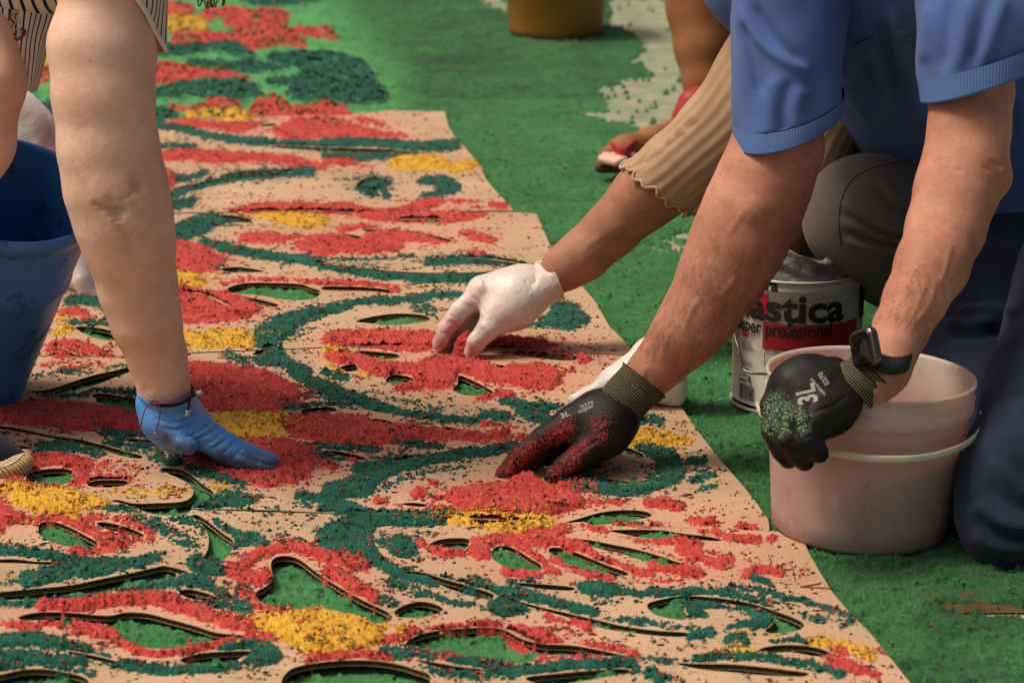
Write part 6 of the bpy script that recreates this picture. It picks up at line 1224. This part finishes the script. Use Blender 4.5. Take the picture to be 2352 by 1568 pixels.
def patch_on(name, reg, poly, mat, par, tree, lift, n=14):
    """small stitched cloth panel laid on the shirt: a grid clipped to a 4-corner patch"""
    q_ = [Vector(v) for v in U(reg, poly)]; V, Q = [], []; o_ = Vector((0, 0, CAMH))
    for i in range(n + 1):
        for j in range(n + 1):
            s_, t = i / n, j / n; a = q_[0].lerp(q_[1], s_).lerp(q_[3].lerp(q_[2], s_), t); d = (P(a.x, a.y, 1) - o_).normalized(); h = tree.ray_cast(o_, d)
            e_ = 1 if 0 < i < n and 0 < j < n else -.2
            V.append(((h[0] if h[0] is not None else P(a.x, a.y, 3.45)) - d * lift * e_)[:])
    for i in range(n):
        for j in range(n): k = i * (n + 1) + j; Q.append((k, k + n + 1, k + n + 2, k + 1))
    return link(name, mk(name, V, Q), mat, par)
PLK = cloth_mat('polo_placket', '3a5290', '4a66a4', 1100)
pk = patch_on('placket', 7, [(1130,-40),(1310,-40),(1390,250),(1255,270)], PLK, ps, treeP, .004); patch_on('placket_tab', 7, [(1285,280),(1400,225),(1418,285),(1320,335)], PLK, ps, treeP, .005)
treeK = bvh(ps, pk)
for pts in ([(1150,-20),(1190,160),(1260,270)], [(1310,-20),(1350,120),(1390,240)], [(1295,290),(1400,236)], [(1320,325),(1412,282)]): stroke_on('stitching', 7, pts, 1.6, plain('pale_thread', '6f88b8', .9), pk, treeK, .0005)
h = treeK.ray_cast(Vector((0, 0, CAMH)), (PR(7, 1225, 0, 1) - Vector((0, 0, CAMH))).normalized())[0] or PR(7, 1225, 0, 3.45)
vd = (Vector((0, 0, CAMH)) - h).normalized(); link('button', lathe('button', [(0, .0032), (.003, .0032), (.0045, .004), (.0058, .003), (.006, .0015), (.0055, 0)], h, 20, vd), plain('ivory_button', 'b8a98a', .4), pk)
THR = plain('embroidery_thread', '8a93a0', .8)
decal('logo_text', 'GANT', 7, (1548,222), (29,-3), (-4,-40), THR, ps, treeP, .01)
sx = U(7, [(1590,250),(1638,243),(1640,280),(1630,302),(1608,292),(1594,275)])
stroke_on('logo_shield', 7, [(1590,252),(1614,248),(1638,246),(1640,280),(1628,304),(1606,292),(1594,275),(1590,252)], 2, THR, ps, treeP)
for x in (1606, 1616, 1626): stroke_on('logo_shield', 7, [(x - 4,255),(x - 1,275),(x + 3,292)], 1.6, THR, ps, treeP)
# jeans
me = blob('jeans', [(.05, [ch(0, (2420,480,3.82,110), (2300,760,3.62,88), (2225,1000,3.5,78), (2235,1150,3.46,70)), ch(0, (2235,1150,3.46,66), (2420,1180,3.8,55))]), (.03, [ch(0, (2520,650,3.5,100), (2420,900,3.3,74), (2345,1100,3.2,66), (2330,1200,3.18,56), (2330,1240,3.19,44)), ch(0, (2340,1200,3.2,50), (2480,1240,3.45,48))])], .0045, .008, 3)
press(me, lines(9, 16, .006, [(2020,380),(2180,520),(2420,600)], [(2010,560),(2180,680),(2420,700)], [(2120,120),(2300,300),(2450,380)]) + lines(9, 16, -.006, [(2010,470),(2180,610),(2420,660)], [(2080,260),(2260,410),(2450,480)]) + lines(8, 14, .010, [(1820,620),(2000,640),(2200,600)], [(1900,560),(2100,540),(2340,560)]) + lines(8, 14, -.010, [(1850,660),(2050,680),(2300,640)]))
je = link('jeans', me, DENIM, pc_); treeJ = bvh(je)
stroke_on('seam', 8, [(2280,670),(2200,770),(2100,860),(1990,925)], 1.8, plain('denim_thread', '57503e', .9), je, treeJ, .0004)

# ============================================================ pails, can and buckets
def solve_z(uy, y):   # height above ground of the point at forward distance y seen at row uy
    v = (uy - CY) / F; return CAMH - y * (sp + v * cp) / (cp - v * sp)
# pink pail
fy = G(2000, 1290).y; pcx = 0; R0, R1_ = .0985, .1145
pcn = Vector((P(1966, 1200, 3.3).x, fy + R0 * .99, 0.003)); rimz = solve_z(862, pcn.y)
pl = empty('pail', pcn, 'translucent pink plastic pail with white bail handle under the right-hand black glove', 'pail')
pm = M('cloudy_plastic', .42, .4)
kc_ = pm.ramp(pm.noise(14, 5, .6), [(.3, hexc('d6bab2')), (.7, hexc('e8d4cc'))])
sxyz = pm.n('ShaderNodeSeparateXYZ'); pm.L(pm.co, sxyz.inputs[0])
wh = pm.ramp(pm.math('ADD', sxyz.outputs[2], pm.math('MULTIPLY', pm.noise(10, 3), .03)), [(rimz - .05, 0.), (rimz + .005, 1.)])
kc_ = pm.mix(wh, kc_, hexc('e4dccc'))
vv = pm.n('ShaderNodeTexVoronoi'); vv.inputs['Scale'].default_value = 34; mp = pm.n('ShaderNodeMapping'); mp.inputs['Scale'].default_value = (1, 1, .55); pm.L(pm.co, mp.inputs[0]); pm.L(mp.outputs[0], vv.inputs['Vector'])
kc_ = pm.mix(pm.math('MULTIPLY', pm.ramp(vv.outputs['Distance'], [(.15, 1.), (.2, 0.)]), pm.ramp(pm.noise(9, 2), [(.44, 0.), (.52, .9)])), kc_, hexc('f0e9dc'))
kc_ = pm.mix(pm.ramp(pm.noise(45, 5, .75), [(.55, 0.), (.68, .5)]), kc_, hexc('9a6a5c'))
pm.col(kc_); pm.bump(pm.noise(18, 3), .08, .003)
tl = pm.n('ShaderNodeBsdfTranslucent'); tl.inputs[0].default_value = (*hexc('e2c0b6'), 1); ms = pm.n('ShaderNodeMixShader'); ms.inputs[0].default_value = .5
pm.L(pm.b.outputs[0], ms.inputs[1]); pm.L(tl.outputs[0], ms.inputs[2]); pm.L(ms.outputs[0], pm.t.nodes['Material Output'].inputs[0])
prof = [(0, .002), (R0 - .006, .002), (R0, .008), (R0 + .002, .03), (R1_ - .0026, rimz - .038), (R1_ - .0020, rimz - .036), (R1_ + .0002, rimz - .0352), (R1_ + .0009, rimz - .033), (R1_ + .0012, rimz - .018), (R1_ + .0003, rimz - .018), (R1_ + .0002, rimz - .005), (R1_ + .0018, rimz - .003), (R1_ + .0015, rimz), (R1_ - .001, rimz), (R1_ - .0035, rimz - .004), (R1_ - .006, rimz - .05), (R0 - .001, .012), (0, .006)]
tilt = Vector((.045, .0, 1)).normalized()
link('body', lathe('body', [(r_, z) for r_, z in prof], pcn, 128, tilt), pm.m, pl)
H_ = plain('white_bail', 'd6d2bc', .4, .4, c2='c4bda2', nz=40)
pv_ = pcn + tilt * (rimz - .041); Rb = R1_ + .010; tau = R(8); hp = []
for i in range(41):
    a = math.pi * (1 + i / 40); hp.append(pv_ + Vector((1, 0, -.045)).normalized() * Rb * math.cos(a) + Vector((0, math.cos(tau), math.sin(tau))) * Rb * 1.06 * math.sin(a))
hd = link('handle', tube('handle', hp, .0042, 12, .32, ref=Vector((0, 0, 1))), H_, pl)
for sgn in (-1, 1): link('lug', lathe('lug', [(0, 0), (.011, 0), (.011, .005), (.006, .007), (0, .007)], pv_ + Vector((sgn * (R1_ + .002), 0, -.045 * sgn * R1_)), 20, Vector((sgn, 0, 0))), pm.m, pl)
# red sawdust inside, heaped against one side
n = 60; V = [tuple(pcn + Vector((.005, 0, .080)))]; Q = []
for k in range(1, 10):
    r_ = k / 9
    for i in range(n):
        a = 2 * math.pi * i / n; z = .080 + .034 * r_ * math.cos(a) + .004 * math.sin(3 * a) * r_; wr_ = (R0 + .002 + (R1_ - .006 - R0) * (z - .03) / (rimz - .08) - .0035) * r_; x, y = wr_ * math.cos(a) + .045 * z, wr_ * math.sin(a)
        V.append((pcn.x + x, pcn.y + y, pcn.z + z))
    for i in range(n):
        j = (i + 1) % n
        Q.append((0, 1 + i, 1 + j, 0) if k == 1 else (1 + (k - 2) * n + i, 1 + (k - 2) * n + j, 1 + (k - 1) * n + j, 1 + (k - 1) * n + i))
b_ = len(V)
for i in range(n): a = 2 * math.pi * i / n; V.append((pcn.x + (R0 - .006) * math.cos(a), pcn.y + (R0 - .006) * math.sin(a), .014))
for i in range(n): j = (i + 1) % n; Q.append((1 + 8 * n + i, 1 + 8 * n + j, b_ + j, b_ + i))
me = bpy.data.meshes.new('red_sawdust'); me.from_pydata(V, [], [q_ if q_[0] != q_[3] else q_[:3] for q_ in Q]); o = link('red_sawdust', me, RED); tag(o, 'red sawdust filling the bottom of the pink pail', 'sawdust', kind='stuff')
# paint can
cfy = G(1855, 968).y; Rc = 149 * gd(930) / F; ccn = Vector((P(1855, 900, cfy + Rc * .9).x, cfy + Rc, .003)); ch_ = solve_z(646, cfy + .02)
pn = empty('paint_can', ccn, 'white and red paint can with torn liner standing behind the pink pail', 'paint can')
cm = M('can_white', .4, .4); k = cm.ramp(cm.noise(12, 5, .65), [(.3, hexc('b4afa6')), (.7, hexc('d8d3c9'))]); k = cm.mix(cm.ramp(cm.noise(60, 5, .8), [(.62, 0.), (.72, .5)]), k, hexc('6d6a64')); cm.col(k)
link('body', lathe('body', [(0, .001), (Rc - .004, .001), (Rc + .0015, .002), (Rc + .0015, .006), (Rc - .001, .008), (Rc - .001, ch_ - .016), (Rc + .0006, ch_ - .014), (Rc + .0006, ch_ - .010), (Rc - .001, ch_ - .008), (Rc - .001, ch_ - .003), (Rc + .003, ch_ - .001), (Rc + .002, ch_ + .001), (Rc - .003, ch_), (Rc - .004, ch_ - .02), (Rc - .004, .02), (0, .02)], ccn, 96), cm.m, pn)
# printed label, wrapped round the can
base_ang = -math.pi / 2
def on_can(me, lift=.0006):
    for v in me.vertices: a = base_ang + v.co.x / Rc; v.co = ccn + Vector(((Rc + lift) * math.cos(a), (Rc + lift) * math.sin(a), v.co.y))
    me.update(); return me
sU = gd(900) / F; cuA = U(8, [(985, 0)])[0][0]
def canx(x8): return Rc * math.asin(max(-.98, min(.98, ((1493 + .36617 * x8) - 1855) / 149)))
def canz(y8, x8=950):
    ux = 1493 + .36617 * x8; sn = max(-1, min(1, (ux - 1855) / 149)); yy = ccn.y - Rc * math.sqrt(1 - sn * sn); return solve_z(516.8 + .36617 * y8, yy)
def can_text(t, x0, x1, y_base, hgt, mat, bold=.03, lift=.0012, name='lettering'):
    me = text_mesh(t, 1, bold); V = getV(me); 
    bm = bmesh.new(); bm.from_mesh(me); bmesh.ops.triangulate(bm, faces=bm.faces); bmesh.ops.subdivide_edges(bm, edges=[e for e in bm.edges if e.calc_length() > .2], cuts=2); bm.to_mesh(me); bm.free()
    V = getV(me); xa, xb = V[:, 0].min(), V[:, 0].max(); a1 = canx(x1); a0 = canx(x0) if not isinstance(x0, tuple) else a1 - (a1 - canx(x0[0])) / (1 - x0[1]); z0 = canz(y_base)
    for v in me.vertices: v.co.x = a0 + (v.co.x - xa) / (xb - xa) * (a1 - a0); v.co.y = z0 - ccn.z + v.co.y * hgt
    me.name = name; return link(name, on_can(me, lift), mat, pn, smooth=False)
def can_rect(x0, x1, y0, y1, mat, lift=.0006, jag=0, name='label_band'):
    return link(name, on_can(rect_mesh(canx(x0), canz(y1) - ccn.z, canx(x1), canz(y0) - ccn.z, 24, jag), lift), mat, pn, smooth=False)
can_rect(745, 1330, 628, 790, REDP, .0006, .002); can_rect(600, 770, 450, 585, REDP, .0006, .0015); can_rect(1345, 1385, 350, 640, plain('dark_red_ink', '4d1c1e', .6), .0007)
can_text('Pintura', (665, .28), 828, 425, .024, BLACKP); can_text('plástica', (680, .255), 1235, 610, .050, BLACKP, .03); can_text('Super profesional', 608, 1160, 705, .026, BLACKP, .025)
can_rect(632, 652, 705, 745, REDP, .0009, 0, 'label_square'); can_text('CUADRO', 656, 706, 728, .0058, REDP, .01); can_text('ROJO', 656, 690, 748, .0058, REDP, .01)
r_ = random.Random(2)
for y in range(765, 835, 12): can_rect(632, 632 + r_.randint(48, 74), y, y + 4, BLACKP, .0009, 0, 'small_print')
for y in (700, 720, 745, 765, 800, 830, 850, 890, 925): can_rect(597, 597 + r_.randint(12, 24), y, y + 4, BLACKP, .0009, 0, 'small_print')
for y in (900, 915, 945, 985): can_rect(625, 625 + r_.randint(45, 75), y, y + 5, BLACKP, .0009, 0, 'small_print')
can_text('4', 668, 684, 1030, .012, BLACKP); can_rect(622, 660, 1018, 1028, BLACKP, .0009, 0, 'small_print')
x = 624
while x < 700: w_ = r_.choice((2, 3, 5)); can_rect(x, x + w_, 1045, 1140, BLACKP, .0009, 0, 'barcode'); x += w_ + r_.choice((2, 3, 4))
can_rect(760, 900, 820, 824, BLACKP, .0009, 0, 'small_print'); can_rect(758, 762, 820, 900, BLACKP, .0009, 0, 'small_print')
can_rect(572, 1420, 1165, 1232, plain('black_band', '151412', .6), .0008)
# wire handle hanging on the left
ear = Vector((ccn.x - Rc * .98, ccn.y - Rc * .15, canz(330)))
link('handle', tube('handle', spline([PR(8, 500, 560, cfy + .02), PR(8, 530, 690, cfy + .01), PR(8, 560, 790, cfy), PR(8, 580, 880, cfy - .0), PR(8, 600, 915, cfy - .004), PR(8, 660, 930, cfy - .012), PR(8, 760, 935, cfy - .016), PR(8, 1000, 950, cfy - .03)], 6), .0016, 8), plain('wire', '8a8478', .4, .5, .8), pn)
link('handle_ear', lathe('handle_ear', [(0, 0), (.010, 0), (.010, .003), (.004, .006), (0, .006)], ear + Vector((0, 0, -.012)), 18, Vector((-1, -.2, 0))), plain('ear_steel', '8c877c', .45, .5, .6), pn)
# crumpled liner bag over the rim
rr = random.Random(8); rings = []; m_ = 120; ph = [rr.uniform(0, 6) for _ in range(12)]
def wob(h, s_): return sum(math.sin((3 + i * 2) * h + ph[i] + s_ * (2 + i)) / (1 + i * .6) for i in range(8))
for i in range(12):
    t = i / 11; ring = []
    for k in range(m_):
        h = 2 * math.pi * k / m_; w_ = wob(h, t * 3)
        top_ = ch_ + .034 + .004 * wob(h, 0) + .003 * math.sin(9 * h); z = ch_ - .004 + (top_ - ch_ + .004) * t
        r0 = Rc * (.985 - .05 * t) + .003 * w_ * min(1, t * 2); ring.append(ccn + Vector((r0 * math.cos(h), r0 * math.sin(h), z)))
    rings.append(ring)
last = rings[-1]; rings.append([ccn + (Vector((q_.x - ccn.x, q_.y - ccn.y, 0)) * .97) + Vector((0, 0, q_.z - .004)) for q_ in last]); rings.append([ccn + (Vector((q_.x - ccn.x, q_.y - ccn.y, 0)) * .93) + Vector((0, 0, q_.z - .04)) for q_ in last])
lm = M('grey_film', .45, .5); lm.col(lm.ramp(lm.noise(40, 5, .7), [(.35, hexc('5c5c5a')), (.65, hexc('8f8d88'))])); lm.bump(lm.noise(60, 5, .7, dist=1.5), .8, .006)
link('liner_bag', loft('liner_bag', np.array(rings)), lm.m, pn)
# blue bucket
rc_, bc_ = P(2, 432, 3.62), P(-82, 905, 3.785); axb = (rc_ - bc_); Lb = axb.length; axb.normalize(); Rt, Rb_ = 228 * 3.62 / F, 124 * 3.785 / F
bk = empty('bucket', bc_, 'dirty blue plastic bucket tilted forward at the left edge behind the bare arm', 'bucket')
bmm = M('blue_plastic', .38, .45); k = bmm.ramp(bmm.noise(8, 3), [(.3, hexc('3078c4')), (.7, hexc('448cd6'))])
k = bmm.mix(bmm.ramp(bmm.noise(22, 6, .7), [(.54, 0.), (.64, .7)]), k, hexc('1b2f48')); k = bmm.mix(bmm.ramp(bmm.noise(70, 4, .7), [(.58, 0.), (.7, .5)]), k, hexc('3a6aa4')); k = bmm.mix(bmm.ramp(bmm.noise(6, 2), [(.56, 0.), (.75, .4)]), k, hexc('7c2f6a')); bmm.col(k); bmm.bump(bmm.noise(40, 4), .12, .002); bmm.rough(bmm.ramp(bmm.noise(22, 6, .7), [(.5, .32), (.65, .7)]))
def pr(t): return Rb_ + (Rt - Rb_) * t
prof = [(0, 0), (Rb_ - .006, 0), (Rb_, .006)] + [(pr(t), Lb * t) for t in (.1, .3, .5)] + [(pr(.62), Lb * .62), (pr(.63) + .002, Lb * .63), (pr(.66) + .002, Lb * .66), (pr(.67), Lb * .67)] + [(pr(.9), Lb * .9), (pr(.93) - .001, Lb * .93), (pr(.935) + .005, Lb * .935), (pr(.96) + .006, Lb * .96), (Rt + .006, Lb * .99), (Rt + .004, Lb), (Rt - .002, Lb), (Rt - .005, Lb * .985), (pr(.6) - .004, Lb * .6), (Rb_ - .003, .012), (0, .01)]
link('body', lathe('body', prof, bc_, 128, axb), bmm.m, bk)
# orange bucket in the far background
ofy = G(1278, 98).y; Ro = 110 * gd(90) / F; oc = Vector((P(1278, 90, ofy + Ro).x, ofy + Ro, .002))
ob_ = empty('bucket', oc, 'blurred ochre bucket standing on the green sawdust at the top of the photo', 'bucket')
om = M('ochre_plastic', .5, .35); om.col(om.ramp(om.noise(7, 4), [(.35, hexc('7c531c')), (.65, hexc('93661f'))]))
link('body', lathe('body', [(0, 0), (Ro - .012, 0), (Ro - .002, .006), (Ro, .02), (Ro + .012, .24), (Ro + .016, .245), (Ro + .016, .255), (Ro + .009, .255), (Ro + .007, .23), (Ro - .004, .02), (0, .01)], oc, 96), om.m, ob_)
# a pinch of red sawdust held and falling between the white gloved fingers
me = blob('red_sawdust', [(.01, [chR(5, 3.965, (885,690,-.005,6), (870,750,-.008,9), (868,810,-.008,10), (866,850,-.006,14), (860,885,0,20))])], .0018, .01, 0)
V = getV(me); N = getN(me); setV(me, V + N * (rng.normal(0, .0011, (len(V), 1)))); o = link('red_sawdust', me, RED); tag(o, 'pinch of red sawdust trickling from the white gloved fingers', 'sawdust', kind='stuff')
